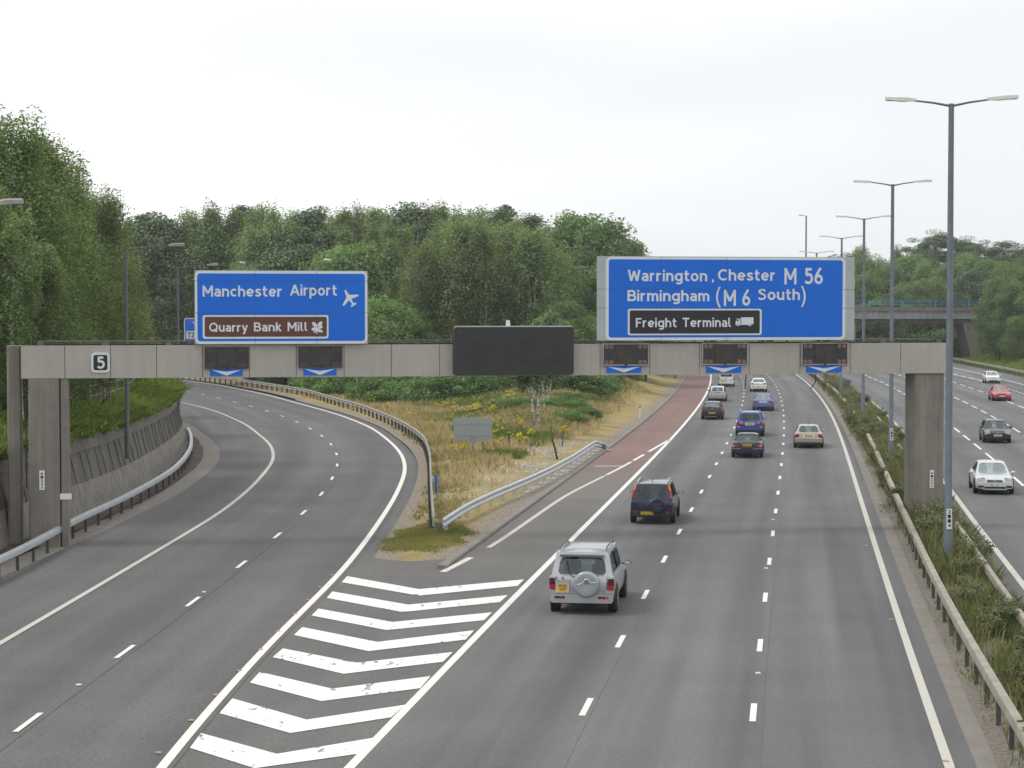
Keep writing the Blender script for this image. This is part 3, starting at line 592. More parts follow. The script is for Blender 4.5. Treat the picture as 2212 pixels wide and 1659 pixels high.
# loose black cables hanging below the beam
for (p0, p1, lab) in (((1617, 809), (1613, 841), 'black cable end dangling straight from the gantry beam over lane markings'), ((1768, 811), (1756, 841), 'black cable end curling from the gantry beam by the central reserve')):
    uu, zz = gp(*p0); u2, z2 = gp(*p1); mb = MB(); mb.tube([(uu, .3, ZB + .02), (uu - .02, .3, (zz + z2) / 2), (uu + (u2 - uu) * .5, .3, z2 + .15), (u2, .3, z2)], .022, 5)
    o = mb.build('loose_cable', M['board_black'], None, loc=tuple(GO), rz=GA); tag(o, lab, 'cable')
def panel(mb, q, y0, y1, r=0):
    """q: local corners (u0,z0,u1,z1)"""
    mb.prism(rrect(*q, r) if r else [(q[0], q[1]), (q[2], q[1]), (q[2], q[3]), (q[0], q[3])], y0, y1)
def box_of(S, tl, br, off): a = gp(*S(*tl), off); b = gp(*S(*br), off); return (a[0], b[1], b[0], a[1])
SO = .22                                                 # sign face stands this far in front of the beam
# sign to the airport
sg = g_empty('direction_sign', 'blue Manchester Airport direction sign with brown Quarry Bank Mill panel', 'road sign')
qd = lambda tl, tr, br, bl, S, off=SO: (lambda A, B, Cc, D: ((A[0] + D[0]) / 2, (Cc[1] + D[1]) / 2, (B[0] + Cc[0]) / 2, (A[1] + B[1]) / 2))(gp(*S(*tl), off), gp(*S(*tr), off), gp(*S(*br), off), gp(*S(*bl), off))
o1q = qd((84, 100), (2062, 68), (2078, 912), (100, 936), S7); i1q = qd((115, 135), (2035, 100), (2045, 880), (130, 900), S7)
mb = MB(); panel(mb, o1q, -SO, -SO + .05); mb.build('backing_board', M['sign_grey'], sg)
mb = MB(); panel(mb, (o1q[0] + .01, o1q[1] + .01, o1q[2] - .01, o1q[3] - .01), -SO - .004, -SO, .2); mb.build('white_border', M['sign_white'], sg)
mb = MB(); panel(mb, i1q, -SO - .008, -SO - .004, .11); mb.build('blue_face', M['sign_blue'], sg)
LY = -SO - .013
LT = [None]
def line(mb, s, S, x0, x1, bl, br_, cap, bold=.008, sp=1.0, y=None):
    a = gp(*S(x0, bl), SO); b = gp(*S(x1, br_), SO); t = gp(*S(x0, bl - cap), SO)
    mb = MB(); put_sign(mb, s, a[0], b[0], (a[1] + b[1]) / 2, t[1] - a[1], LY if y is None else y); mb.build('lettering', M['sign_white'], LT[0])
LT[0] = sg; line(mb, 'Manchester', S7, 183, 1097, 388, 374, 126); line(mb, 'Airport', S7, 1182, 1728, 374, 365, 126)
pl = [(1803,312),(1812,304),(1824,307),(1846,345),(1866,362),(1954,357),(1968,364),(1966,374),(1886,406),(1904,453),(1934,451),(1941,460),(1938,469),(1888,499),(1878,495),(1880,485),(1892,463),(1857,424),(1802,485),(1787,484),(1785,474),(1830,386),(1820,362)]
mb = MB(); mb.prism([gp(*S7(*p), SO) for p in pl], LY, LY + .004); mb.build('aeroplane_symbol', M['sign_white'], sg)
qa = qd((178, 604), (1620, 583), (1625, 854), (188, 870), S7); qb = qd((203, 622), (1602, 602), (1605, 832), (210, 848), S7)
bp = MB(); panel(bp, qa, LY, LY + .004, .09); bp = bp.build('panel_border', M['sign_white'], sg)
mb = MB(); panel(mb, qb, LY - .004, LY, .06); bf = mb.build('brown_panel', M['sign_brown'], sg)
mb = MB(); yy = LY - .009
LT[0] = bf; line(mb, 'Quarry', S7, 258, 700, 785, 779, 103, .008, 1, yy); line(mb, 'Bank', S7, 770, 1087, 781, 776, 103, .008, 1, yy); line(mb, 'Mill', S7, 1155, 1390, 777, 774, 103, .008, 1, yy)
mb = MB()
def leaf(cx, cy, ang, ln, wd):
    pts = []
    for i in range(28):
        t = 2 * math.pi * i / 28; r_ = 1 + .17 * math.cos(t * 7); x, y = math.cos(t) * ln * r_, math.sin(t) * wd * r_
        c, s = math.cos(R(ang)), math.sin(R(ang)); pts.append((cx + x * c - y * s, cy + x * s + y * c))
    k = len(mb.v) * 1e-6; mb.prism([gp(*S7(*p), SO) for p in pts], yy - k, yy + .004)
for q in ((1462, 700, 50, 34, 20), (1525, 695, -50, 34, 21), (1458, 750, 170, 32, 18), (1533, 732, -20, 24, 15), (1522, 772, 15, 36, 17), (1470, 778, 150, 22, 10), (1503, 742, -40, 20, 11)): leaf(*q)
mb.prism([gp(*S7(*p), SO) for p in [(1483, 808), (1480, 745), (1488, 690), (1494, 692), (1491, 745), (1492, 808)]], yy - .002, yy + .004)
mb.build('oak_leaf_symbol', M['sign_white'], bf)
def seam(o1, zs, us, parent):
    mb = MB()
    for z in zs:
        mb.box(((o1[0] + o1[2]) / 2, LY + .002, z), (o1[2] - o1[0], .006, .012))
    for u in us: mb.box((u, LY + .002, (o1[1] + o1[3]) / 2), (.012, .006, o1[3] - o1[1] - .02))
    mb.build('panel_joint', M['sign_joint'], parent)
def brackets(q, n, parent):
    for i in range(n):
        mb = MB(); u = q[0] + (q[2] - q[0]) * (i + .5) / n; mb.box((u, .0, (q[1] + q[3]) / 2), (.09, .26, q[3] - q[1] - .1)); mb.box((u, .35, BT - .0 + .25), (.07, .7, .07)); mb.build('bracket', M['galv_dull'], parent)
brackets(o1q, 4, sg)
seam(o1q, [gp(*S7(90, y_), SO)[1] for y_ in (196, 565)], [gp(*S7(x_, 500), SO)[0] for x_ in (782, 1490)], sg)
# sign to Warrington, Chester, Birmingham
sg = g_empty('direction_sign', 'large blue M 56 direction sign with black Freight Terminal panel', 'road sign')
oq = qd((55, 62), (2140, 46), (2142, 724), (60, 736), S8); wq = qd((124, 68), (2066, 50), (2068, 724), (132, 734), S8); iq = qd((149, 88), (2044, 70), (2045, 702), (154, 712), S8)
mb = MB(); panel(mb, oq, -SO, -SO + .05); mb.build('backing_board', M['sign_grey'], sg)
mb = MB(); panel(mb, wq, -SO - .004, -SO, .2); mb.build('white_border', M['sign_white'], sg)
mb = MB(); panel(mb, iq, -SO - .008, -SO - .004, .11); mb.build('blue_face', M['sign_blue'], sg)
mb = MB(); LT[0] = sg
line(mb, 'Warrington', S8, 305, 948, 256, 250, 92); line(mb, ',', S8, 985, 1003, 249, 249, 92); line(mb, 'Chester', S8, 1035, 1503, 250, 246, 92)
line(mb, 'Birmingham', S8, 303, 965, 417, 411, 90); line(mb, 'South', S8, 1357, 1698, 407, 403, 92)
line(mb, 'M', S8, 1573, 1670, 279, 278, 132, .008); line(mb, '56', S8, 1733, 1884, 278, 276, 132, .01); line(mb, 'M', S8, 1083, 1180, 453, 452, 130, .008); line(mb, '6', S8, 1232, 1296, 452, 450, 130, .01)
for sgn, x0, x1, y0, y1 in ((1, 1020, 1058, 298, 465), (-1, 1708, 1745, 292, 460)):
    arc = []
    for i in range(9):
        t = i / 8 * 2 - 1; arc.append((x0 + (x1 - x0) * .62 * t * t if sgn > 0 else x1 - (x1 - x0) * .62 * t * t, (y0 + y1) / 2 + t * (y1 - y0) / 2))
    wd = 15 * sgn; mb.prism([gp(*S8(x, y), SO) for x, y in arc] + [gp(*S8(x + wd, y), SO) for x, y in arc[::-1]], LY - .0005, LY + .003)
mb.build('lettering', M['sign_white'], sg)
qa = qd((305, 480), (1388, 472), (1390, 686), (306, 692), S8); qb = qd((320, 492), (1373, 485), (1374, 674), (322, 679), S8)
mb = MB(); panel(mb, qa, LY, LY + .004, .09); mb.build('panel_border', M['sign_white'], sg)
mb = MB(); panel(mb, qb, LY - .004, LY, .06); bf = mb.build('black_panel', M['sign_black'], sg)
LT[0] = bf; line(mb, 'Freight', S8, 370, 706, 626, 624, 75, .008, 1, yy); line(mb, 'Terminal', S8, 742, 1146, 624, 622, 75, .008, 1, yy)
mb = MB(); pr = lambda pts, dy=0: mb.prism([gp(*S8(*p), SO) for p in pts], yy - dy, yy + .004)
pr([(1222, 545), (1322, 544), (1322, 600), (1222, 601)]); pr([(1186, 556), (1216, 556), (1216, 606), (1178, 606), (1176, 590), (1181, 574)], .001); pr([(1214, 595), (1300, 595), (1300, 606), (1214, 606)], .002)
for cx in (1197, 1292): pr([(cx + 13 * math.cos(i * .42), 604 + 11 * math.sin(i * .42)) for i in range(15)], .003)
tr = mb.build('lorry_symbol', M['sign_white'], bf)
mb = MB(); mb.prism([gp(*S8(*p), SO) for p in [(1188, 561), (1201, 561), (1201, 576), (1184, 576)]], yy - .006, yy - .004)
mb.build('cab_window', M['sign_black'], tr)
for cx in (1197, 1292): mb = MB(); mb.prism([gp(*S8(cx + 5 * math.cos(i * .63), 604 + 4.5 * math.sin(i * .63)), SO) for i in range(10)], yy - .006, yy - .004); mb.build('wheel_hub', M['sign_black'], tr)
brackets(oq, 5, sg)
seam(oq, [gp(*S8(90, y_), SO)[1] for y_ in (316, 470)], [gp(*S8(x_, 400), SO)[0] for x_ in (577, 1104)], sg)
# lane signals and lane arrows
SIG = [(S7, (205, 958), (710, 1205), (268, 1213), (642, 1287), 'under the airport sign towards number five', 0), (S7, (1278, 950), (1780, 1192), (1336, 1203), (1715, 1280), 'under the airport sign towards the message board', 0),
       (S8, (101, 755), (478, 935), (135, 941), (415, 993), 'beneath the Freight Terminal panel', 1), (S8, (905, 752), (1278, 930), (942, 938), (1223, 992), 'over the middle of the motorway lanes', 1), (S8, (1710, 750), (2088, 930), (1753, 937), (2037, 990), 'nearest the central reserve', 1)]
for S, a, b, c_, d_, where, pale in SIG:
    t = g_empty('lane_signal', 'unlit black lane signal with corner lamps ' + where, 'lane signal', 'lane signals along the gantry beam')
    q = box_of(S, a, b, .06); mb = MB(); fw = .05
    for e in ((q[0], q[1], q[2], q[1] + fw), (q[0], q[3] - fw, q[2], q[3]), (q[0], q[1] + fw, q[0] + fw, q[3] - fw), (q[2] - fw, q[1] + fw, q[2], q[3] - fw)): panel(mb, e, -.10, .0)
    mb.build('case_frame', M['galv_dull'] if pale else M['signal_case'], t)
    mb = MB(); panel(mb, (q[0] + fw, q[1] + fw, q[2] - fw, q[3] - fw), -.055, -.002); mb.build('face', M['signal_face'], t)
    wq_, hq_ = q[2] - q[0], q[3] - q[1]; cu, cz = (q[0] + q[2]) / 2, (q[1] + q[3]) / 2
    mb = MB(); panel(mb, (cu - wq_ * .2, cz - hq_ * .4, cu + wq_ * .21, cz + hq_ * .4), -.075, -.055)
    for i in range(9): mb.box((cu - wq_ * .18 + wq_ * .045 * i, -.078, cz), (.008, .006, hq_ * .76))
    mb.build('matrix_screen', M['signal_case'], t)
    for sx in (-1, 1):
        for k in (.41, .31):
            for sz in (-1, 1):
                mb = MB(); mb.disc((cu + sx * wq_ * k, -.07, cz + sz * hq_ * .34), .085, .03, 16); mb.build('lamp', M['signal_lamp_pale' if pale else 'signal_lamp'], t)
    mb = MB(); mb.box((cu, -.08, q[1] + .03), (.09, .08, .07)); mb.build('camera_eye', M['sign_black'], t)
    t = g_empty('lane_arrow_sign', 'blue plate with a wide white downward arrow ' + where, 'road sign', 'lane arrow plates along the gantry beam')
    q = box_of(S, c_, d_, .03); mb = MB(); panel(mb, q, -.03, -.001); mb.build('blue_plate', M['sign_blue'], t)
    cu = (q[0] + q[2]) / 2; h = q[3] - q[1]; mb = MB(); mb.add([(q[0] + .02, -.034, q[3] - .01), (cu, -.034, q[1] + .01), (q[2] - .02, -.034, q[3] - .01), (cu, -.034, q[3] - h * .38)], [(0, 1, 3), (3, 1, 2)]); mb.build('white_arrow', M['sign_white'], t)
# message board
t = g_empty('message_board', 'large unlit black message board with rounded corners over the grass island', 'message board')
a = gp(982, 706, .5); b = gp(1239.5, 809.5, .5); q = (a[0], b[1], b[0], a[1])
mb = MB(); panel(mb, q, -.5, .0, .11); mb.build('case', M['board_black'], t)
mb = MB(); panel(mb, (q[0] + .06, q[3] - .012, q[2] - .06, q[3] + .03), -.52, .02); mb.build('top_edge', M['sign_grey'], t)
W_, H_ = q[2] - q[0], q[3] - q[1]
for rz0 in (.25, .56):
    for i in range(12):
        mb = MB(); u = q[0] + W_ * (.075 + i * .0705); panel(mb, (u, q[3] - H_ * (rz0 + .19), u + W_ * .064, q[3] - H_ * rz0), -.506, -.501); mb.build('character_cell', M['board_cell'], t)
    for zz in (rz0 - .005, rz0 + .2):
        mb = MB(); mb.box((q[0] + W_ * .5, -.505, q[3] - H_ * zz), (W_ * .85, .008, .012)); mb.build('row_line', M['board_line'], t)
for fx_ in (.05, .955):
    for fz in (.115, .885):
        mb = MB(); mb.disc((q[0] + W_ * fx_, -.505, q[1] + H_ * fz), .1, .02, 18); mb.build('amber_lamp', M['amber'], t)
mb = MB(); mb.box((q[0] + W_ * .455, -.25, q[3] + .13), (.15, .18, .24), 0, .8); mb.build('light_sensor', M['lamp_head'], t)
# number plate 5
t = g_empty('number_sign', 'white bordered black square number five plate on the gantry', 'sign')
a = gp(590 / 3, 684 + 233 / 3, .05); b = gp(712 / 3, 684 + 362 / 3, .05); q = (a[0], b[1], b[0], a[1])
mb = MB(); panel(mb, q, -.06, -.001, .14); mb.build('border', M['sign_white'], t)
e = .085; mb = MB(); panel(mb, (q[0] + e, q[1] + e, q[2] - e, q[3] - e), -.064, -.059, .07); mb.build('black_face', M['sign_black'], t)
mb = MB(); k = q[3] - q[1]; put_sign(mb, '5', q[0] + k * .27, q[0] + k * .67, q[1] + k * .2, k * .6, -.07, .19); mb.build('lettering', M['sign_white'], t)
# ---------------------------------------------------------------- retaining wall beside the slip road
t = empty('retaining_wall', (0, 0, 0), 0, 'dark ribbed concrete retaining wall curving beside the slip road', 'wall')
wy = list(np.arange(26, 262, .6)); wp = np.array([(wB(y), y) for y in wy]); wt = np.gradient(wp, axis=0); wt /= np.linalg.norm(wt, axis=1)[:, None]; wn = np.stack([wt[:, 1], -wt[:, 0]], 1)  # towards the road
ws = np.insert(np.cumsum(np.linalg.norm(np.diff(wp, axis=0), axis=1)), 0, 0)
def wpt(i, out, z): q = wp[i] + wn[i] * (out - WL * z / WH); return (q[0], q[1], z)
def prof(pairs): return [[wpt(i, o, z) for o, z in pairs] for i in range(len(wy))]
mb = MB(); mb.loft(prof([(.04, -.1), (.04, 1.3), (-.5, 1.3), (-.5, -.1)])); mb.build('plinth', M['wall_plinth'], t)
mb = MB(); mb.loft(prof([(-.03, 1.3), (-.03, 2.6), (-.5, 2.6), (-.5, 1.3)])); mb.build('panel', M['wall_panel'], t)
mb = MB(); mb.loft(prof([(.03, 2.6), (.03, WH), (-.5, WH), (-.5, 2.6)])); mb.build('coping', M['wall_rib'], t)
mb = MB(); k = .5
while k < ws[-1] - 1:
    i = int(np.searchsorted(ws, k)); tt = wt[i] * .045
    def rp(o, z, sg): q = wpt(i, o, z); return (q[0] + sg * tt[0], q[1] + sg * tt[1], z)
    mb.loft([[rp(-.04, z, -1), rp(.022, z, -1), rp(.022, z, 1), rp(-.04, z, 1)] for z in (1.3, 2.6)]); k += 1.55
mb.build('rib_pattern', M['wall_rib'], t)
# ---------------------------------------------------------------- crash barriers
def resample(p, step):
    p = np.asarray(p, float); s = np.insert(np.cumsum(np.linalg.norm(np.diff(p, axis=0), axis=1)), 0, 0); q = np.arange(0, s[-1], step)
    return np.stack([np.interp(q, s, p[:, k]) for k in range(p.shape[1])], 1)
def smoothp(p, k=3):
    for _ in range(k):
        q = p.copy(); q[1:-1] = (p[:-2] + 2 * p[1:-1] + p[2:]) / 4; p = q
    return p
BOX = [(-.1, .53), (.1, .53), (.1, .71), (.085, .74), (-.085, .74), (-.1, .71)]
WB_ = [(0, .36), (.035, .38), (.08, .42), (.08, .47), (.02, .525), (.02, .585), (.08, .64), (.08, .69), (.035, .73), (0, .745), (-.012, .74), (.02, .69), (.055, .66), (0, .6), (0, .51), (.055, .45), (.02, .42), (-.012, .365)]
def barrier(name, path, zf, prof_, rail_m, post_m, spacing, label, dz=None, group=None, post=(.1, .06), side=-1, off=.0, first=0, mount=None):
    """a rail following a path (x,y) with posts behind it; zf gives the ground"""
    p = resample(path, 1.0); tt = np.gradient(p, axis=0); tt /= np.linalg.norm(tt, axis=1)[:, None]; nn = np.stack([tt[:, 1], -tt[:, 0]], 1) * side
    t = empty(name, (float(p[0][0]), float(p[0][1]), 0), 0, label, 'crash barrier', group); ox, oy = p[0]
    zz = [zf(*q) + (dz(i, len(p)) if dz else 0) for i, q in enumerate(p)]
    mb = MB(); mb.loft([[(p[i][0] + nn[i][0] * a - ox, p[i][1] + nn[i][1] * a - oy, z + zz[i]) for a, z in prof_] for i in range(len(p))])
    mb.build('rail', rail_m, t, smooth=50)
    me = None; s = first
    while s < len(p) - 1:
        i = int(s); f = s - i; q = p[i] * (1 - f) + p[i + 1] * f - nn[i] * off; top = .52 + (zz[i] - zf(*p[i]))
        if me is None:
            mb = MB(); mb.box((0, 0, (top - .3) / 2), (post[0], post[1], top + .3)); 
            if mount: mb.box((0, 0, -.005 + .03), (mount, mount, .06))
            o = mb.build('post', post_m, t); me = o.data
        else: o = link('post', me, post_m, t)
        o.location = (q[0] - ox, q[1] - oy, zf(*p[i])); o.rotation_euler = (0, 0, math.atan2(nn[i][1], nn[i][0])); s += spacing
    return t
flat = lambda x, y: 0.0
bl = smoothp(resample([P(*Q2(p), .72) for p in [(-700, 1830), (0,1565),(270,1425),(500,1295),(740,1192),(940,1092),(1120,985),(1200,905),(1240,835),(1240,770),(1215,708)]], 2), 4)
barrier('crash_barrier', bl, flat, BOX, M['galv'], M['post_dark'], 2.4, 'pale box rail crash barrier along the foot of the ribbed retaining wall', side=1)
bs = smoothp(resample([P(*Q3(p), .74) for p in [(604,1318),(592,1200),(582,1000),(577,880),(545,785),(480,735),(400,685),(300,638),(200,600),(100,565),(0,542)]] + [P(*Q2(p), .74) for p in [(2000,478),(1800,445),(1600,415),(1400,392),(1240,372)]] + [(-50, 270)], 2), 6)
barrier('crash_barrier', bs, lambda x, y: .1, WB_, M['galv_dull'], M['post_dark'], 2.4, 'weathered corrugated crash barrier curving along the outside of the slip road', side=-1, off=-.1, post=(.16, .08), first=2.2)
br = smoothp(resample([P(*Q3(p), .74) for p in [(655,1318),(735,1265),(820,1212),(1000,1130),(1200,1048),(1360,975),(1500,900),(1620,822),(1680,788),(1712,785),(1735,797)]], 1.5), 1)
barrier('crash_barrier', br, lambda x, y: .05, WB_, M['galv'], M['galv'], 2.6, 'bright new corrugated crash barrier beside the red surfaced hard shoulder', dz=lambda i, n: -.45 * smooth01((i - n + 5) / 5), side=1, off=.09, post=(.13, .07), first=1.5, mount=.5)
x, y = P(948, 1131, .3); mb = MB(); mb.box((0, 0, .17), (.95, .5, .38), .1); mb.box((-.36, -.05, .4), (.2, .2, .14)); mb.box((.38, 0, .4), (.2, .2, .14))
tag(mb.build('anchor_block', M['concrete'], None, loc=(x, y, 0)), 'concrete anchor block joining the two barrier ends at the island tip', 'anchor block')
bcc = curve([P(*Q7(p), .86) for p in [(2212,1420),(2000,1050),(1700,540),(1440,0)]] + [P(*Q4(p), .86) for p in [(1250,850),(1140,640),(1000,480),(870,375)]], [(off_x(5.4, 24), 24), (off_x(6.6, 345), 345)], 6)
bc = cpath(bcc, 26, 345, 3.)
barrier('crash_barrier', bc, lambda x, y: .12, BOX, M['rail_tan'], M['post_dark'], 2.4, 'box rail crash barrier in the central reserve on the motorway traffic side', side=1)
boc = curve([P(*Q7(p), .89) for p in [(2212,680),(2040,450),(1900,230),(1770,60)]] + [P(*Q4(p), .89) for p in [(1505,960),(1370,790),(1260,640),(1150,520)]], [(o0(30) - 1.1, 30), (o0(280) - 1.2, 280), (o0(345) - 1.2, 345)], 6)
bo = cpath(boc, 32, 345, 3.)
barrier('crash_barrier', bo, lambda x, y: .15, [(a * .75, b) for a, b in BOX], M['rail_tan'], M['post_dark'], 2.4, 'box rail crash barrier in the central reserve beside the oncoming carriageway', side=1)
bf_ = np.array([(o5(y) + 4.1, y) for y in np.arange(200, 420, 3.)])
barrier('crash_barrier', bf_, lambda x, y: .05, WB_, M['galv_dull'], M['post_dark'], 2.4, 'corrugated crash barrier below the grassy bank beyond the oncoming traffic', side=-1, off=-.1)
bm = offs(-12.0, 255, 420)[::4]
barrier('crash_barrier', bm, lambda x, y: .05, WB_, M['galv_dull'], M['post_dark'], 2.4, 'distant crash barrier starting beside the far end of the red shoulder', side=1, off=.09)
# ---------------------------------------------------------------- lamp posts
def lantern(mb, a, dirx, head=1.05):
    """a lantern starting at point a, pointing along dirx=(x,y) unit"""
    pass
def lamp_post(x, y, z0, H, arms, label, rise=.12, reach=2.1, dark=False, group='lamp posts', r0=.125, hd=1.0, tagtxt=None):
    t = empty('lamp_post', (x, y, z0), 0, label, 'lamp post', group)
    pm = M['lamp_dark'] if dark else M['lamp_pole']; hm = M['galv_dull'] if dark else M['lamp_head']
    mb = MB(); mb.tube([(0, 0, -.5), (0, 0, H * .11), (0, 0, H * .115), (0, 0, H)], [r0 * 1.25, r0 * 1.25, r0, r0 * .72], 10); mb.build('pole', pm, t, 40)
    for ax, ay in arms:
        mb = MB(); e = reach - hd; mb.tube([(0, 0, H - .08), (ax * e * .5, ay * e * .5, H - .02 + rise * .45), (ax * (e + .1), ay * (e + .1), H + rise)], [.045, .038, .032], 6); arm = mb.build('arm', pm, t, 40)
        rz = math.atan2(ay, ax); cs, sn = math.cos(rz), math.sin(rz)
        mb = MB()
        for l0, l1, w0, w1, h0, h1 in ((e, e + .38, .13, .2, .1, .16), (e + .36, reach, .3, .24, .17, .13)):
            ring = []
            for l, w, h in ((l0, w0, h0), (l1, w1, h1)):
                zc = H + rise + .03 + (l - e) * .06
                ring.append([(cs * l - sn * s, sn * l + cs * s, zc + q) for s, q in ((-w / 2, -h / 2), (w / 2, -h / 2), (w / 2, h * .25), (w * .3, h / 2), (-w * .3, h / 2), (-w / 2, h * .25))])
            mb.loft(ring)
        hdobj = mb.build('lantern', hm, arm)
        mb = MB(); l = (e + .4 + reach) / 2; mb.box((cs * l, sn * l, H + rise - .03 + (l - e) * .06), ((reach - e - .5), .2, .03), rz); mb.build('lens', M['lamp_lens'], hdobj)
    if tagtxt:
        mb = MB(); mb.box((0, -r0 * 1.28 - .01, 1.72), (.17, .015, .66)); tp = mb.build('number_tag', M['plate_white'], t)
        mb = MB()
        for i, chx in enumerate(tagtxt): put_text(mb, chx, -.055, .055, 1.9 - i * .15, .11, -r0 * 1.28 - .025, .02)
        mb.build('lettering', M['plate_ink'], tp)
    return t
def along(y): i = min(int(y * 2), len(_T) - 1); return _N[i]
for (px, Y, pty, lab, tg) in ((2051, 66.5, 224, 'tallest double armed lamp post, beside the gantry leg in the reserve', '2114'), (1926, 111.6, 398, 'double armed lamp post in the reserve, second from the gantry leg', '2115'), (1865, 153, 472, 'double armed lamp post in the reserve, third from the gantry leg', None), (1817, 196, 514, 'double armed lamp post in the reserve, fourth from the gantry leg', None), (1763, 250, 546, 'farthest double armed lamp post, its top just above the big blue sign', None)):
    x = x_at(px, Y); n = along(Y); z0 = .25; H = height_at(pty, Y) - z0
    lamp_post(x, Y, z0, H, ((n[0], n[1]), (-n[0], -n[1])), lab, reach=2.12, tagtxt=tg, group='lamp posts in the central reserve')
G2 = 'lamp posts along the slip road'
lamp_post(-18.35, 97, 2.2, height_at(535, 97) - 2.2, ((.97, .2),), 'grey lamp post rising from the face of the retaining wall', .1, 2.75, 1, G2, .1, .75)
lamp_post(x_at(385, 141), 141, .1, height_at(576, 141) - .1, ((.97, .22),), 'grey lamp post at the far end of the retaining wall', .1, 2.75, 1, G2, .1, .75)
lamp_post(-15.9, 55, .1, 11.4, ((1, 0),), 'lamp post whose lantern only just reaches into view by the tall birches', .15, 2.72, 1, G2, .1, .8)
lamp_post(x_at(369, 290), 290, 1, height_at(569, 290) - 1, ((-.97, .2),), 'thin distant lamp post between the birches, arm over the slip road', .1, 2.4, 0, G2, .09, .7)
lamp_post(x_at(772, 189), 189, 1.0, height_at(565, 189) - 1.0, ((-1, -.1),), 'lamp post behind the airport sign, near its plane symbol', .12, 3.1, 0, G2, .095, .7)
lamp_post(x_at(577, 243), 243, 1.2, height_at(570, 243) - 1.2, ((-1, -.1),), 'lamp post behind the middle of the airport sign', .12, 3.2, 0, G2, .095, .7)
# lamps beyond the far bridge
for px, Y, pty, ar in ((1740, 330, 466, ((-1, 0),)),): lamp_post(x_at(px, Y), Y, 7.6, height_at(pty, Y) - 7.6, ar, 'dark single armed lamp post standing alone above the big sign', .02, 1.2, 1, 'lamp posts on the far bridge', .16, .7)
for px, Y, pty, ar, lab in ((2074, 440, 600, ((-1, 0),), 'slim lamp post seen over the blue bridge railing, the farther one'), (2069, 470, 616, ((-1, 0),), 'slim lamp post seen over the blue bridge railing, the nearer one')): lamp_post(x_at(px, Y), Y, -.2, height_at(pty, Y) + .2, ar, lab, .02, 3.0, 0, 'lamp posts beyond the bridge', .12, .9)
# ---------------------------------------------------------------- far bridge
BY = 347; t = empty('road_bridge', (0, BY, 0), R(0), 'grey concrete road bridge with thin blue railings crossing the motorway', 'bridge')
hz = lambda py: height_at(py, BY); bx0, bx1 = x_at(1360, BY), x_at(2112, BY)
za, zb_, zc, zd = hz(663.5), hz(672), hz(689), hz(698)
mb = MB(); mb.box(((bx0 + bx1) / 2, 4.5, (za + zb_) / 2), (bx1 - bx0 + 30, 9.6, za - zb_)); mb.build('parapet_edge', M['bridge_edge'], t)
mb = MB(); mb.box(((bx0 + bx1) / 2, 4.5, (zb_ + zc) / 2 - .002), (bx1 - bx0 + 30, 9.0, zb_ - zc - .004)); mb.build('deck', M['bridge_face'], t)
mb = MB(); mb.box(((bx0 + bx1) / 2, 4.5, (zc + zd) / 2 - .004), (bx1 - bx0 + 20, 7.4, zc - zd)); mb.build('girder', M['wall_panel'], t)
mb = MB()
for k in (.36, .68, 1.0): mb.box(((bx0 + bx1) / 2, -.1, za + 1.15 * k), (bx1 - bx0 + 30, .07, .07))
mb.build('railing', M['blue_rail'], t)
k = bx0; pm_ = None
while k < bx1 + 15:
    if pm_ is None: mb = MB(); mb.box((0, 0, .58), (.16, .12, 1.16)); o = mb.build('railing_post', M['blue_rail'], t); pm_ = o.data
    else: o = link('railing_post', pm_, M['blue_rail'], t)
    o.location = (k + 1.2, -.22, za); k += 5.65
pz = lambda a, b, y0, y1: MB().loft([[(a[0], y0, a[1]), (a[2], y0, a[1]), (a[2], y1, a[1]), (a[0], y1, a[1])], [(b[0], y0, b[1]), (b[2], y0, b[1]), (b[2], y1, b[1]), (b[0], y1, b[1])]])
pz((x_at(2103, BY), -.3, x_at(2125, BY)), (x_at(2082, BY), zd - .01, x_at(2112, BY)), .8, 8).build('pier', M['pier'], t)
pz((x_at(1836, BY), -.3, x_at(1850, BY)), (x_at(1837, BY), zd - .01, x_at(1850, BY)), .8, 8).build('pier', M['pier'], t)
pz((x_at(1300, BY), -.3, x_at(1322, BY)), (x_at(1318, BY), zd - .01, x_at(1346, BY)), .8, 8).build('pier', M['pier'], t)
ap = MB(); ap.box((x_at(2112, BY) + 26, BY + 4.5, 3.4), (38, 8.6, 8.6)); 
# ---------------------------------------------------------------- signs standing in the grass
x, y = P(*Q3((852, 938))); zg = island_z(x, y); y = 118.4
t = empty('backed_sign', (x_at(1021, y), y, .15), 0, 'plain grey back of a road sign on one post in the dry grass', 'road sign')
zb2, zt2 = height_at(952.5, y) - .15, height_at(902.5, y) - .15; hw = (1063 - 980) / 2 / FPX * y
mb = MB(); mb.prism(rrect(-hw, zb2, hw, zt2, .04), 0, .05); mb.build('sign_plate', M['sign_back'], t)
mb = MB(); mb.tube([(.02, -.06, -.4), (.02, -.06, zb2 + .3)], .075, 10); mb.build('post', M['galv_dull'], t, 40)
mb = MB()
for zz in (.25, .75): mb.box((0, -.012, zb2 + (zt2 - zb2) * zz), (hw * 1.9, .02, .05))
mb.build('channel_rail', M['sign_back'], t)
YT = 262; t = empty('direction_sign', (x_at(398, YT), YT, 0), R(8), 'small blue T2 terminal sign half hidden behind the airport sign', 'road sign')
z0, z1 = height_at(737, YT), height_at(687, YT); mb = MB(); mb.prism(rrect(0, z0, 4.2, z1, .25), 0, .06); mb.build('white_border', M['sign_white'], t)
mb = MB(); mb.prism(rrect(.11, z0 + .11, 4.09, z1 - .11, .16), -.01, 0); mb.build('blue_face', M['sign_blue'], t)
mb = MB(); mb.prism(rrect(.26, z0 + .3, 1.45, z0 + 1.32, .1), -.02, -.01); wp_ = mb.build('white_panel', M['sign_white'], t)
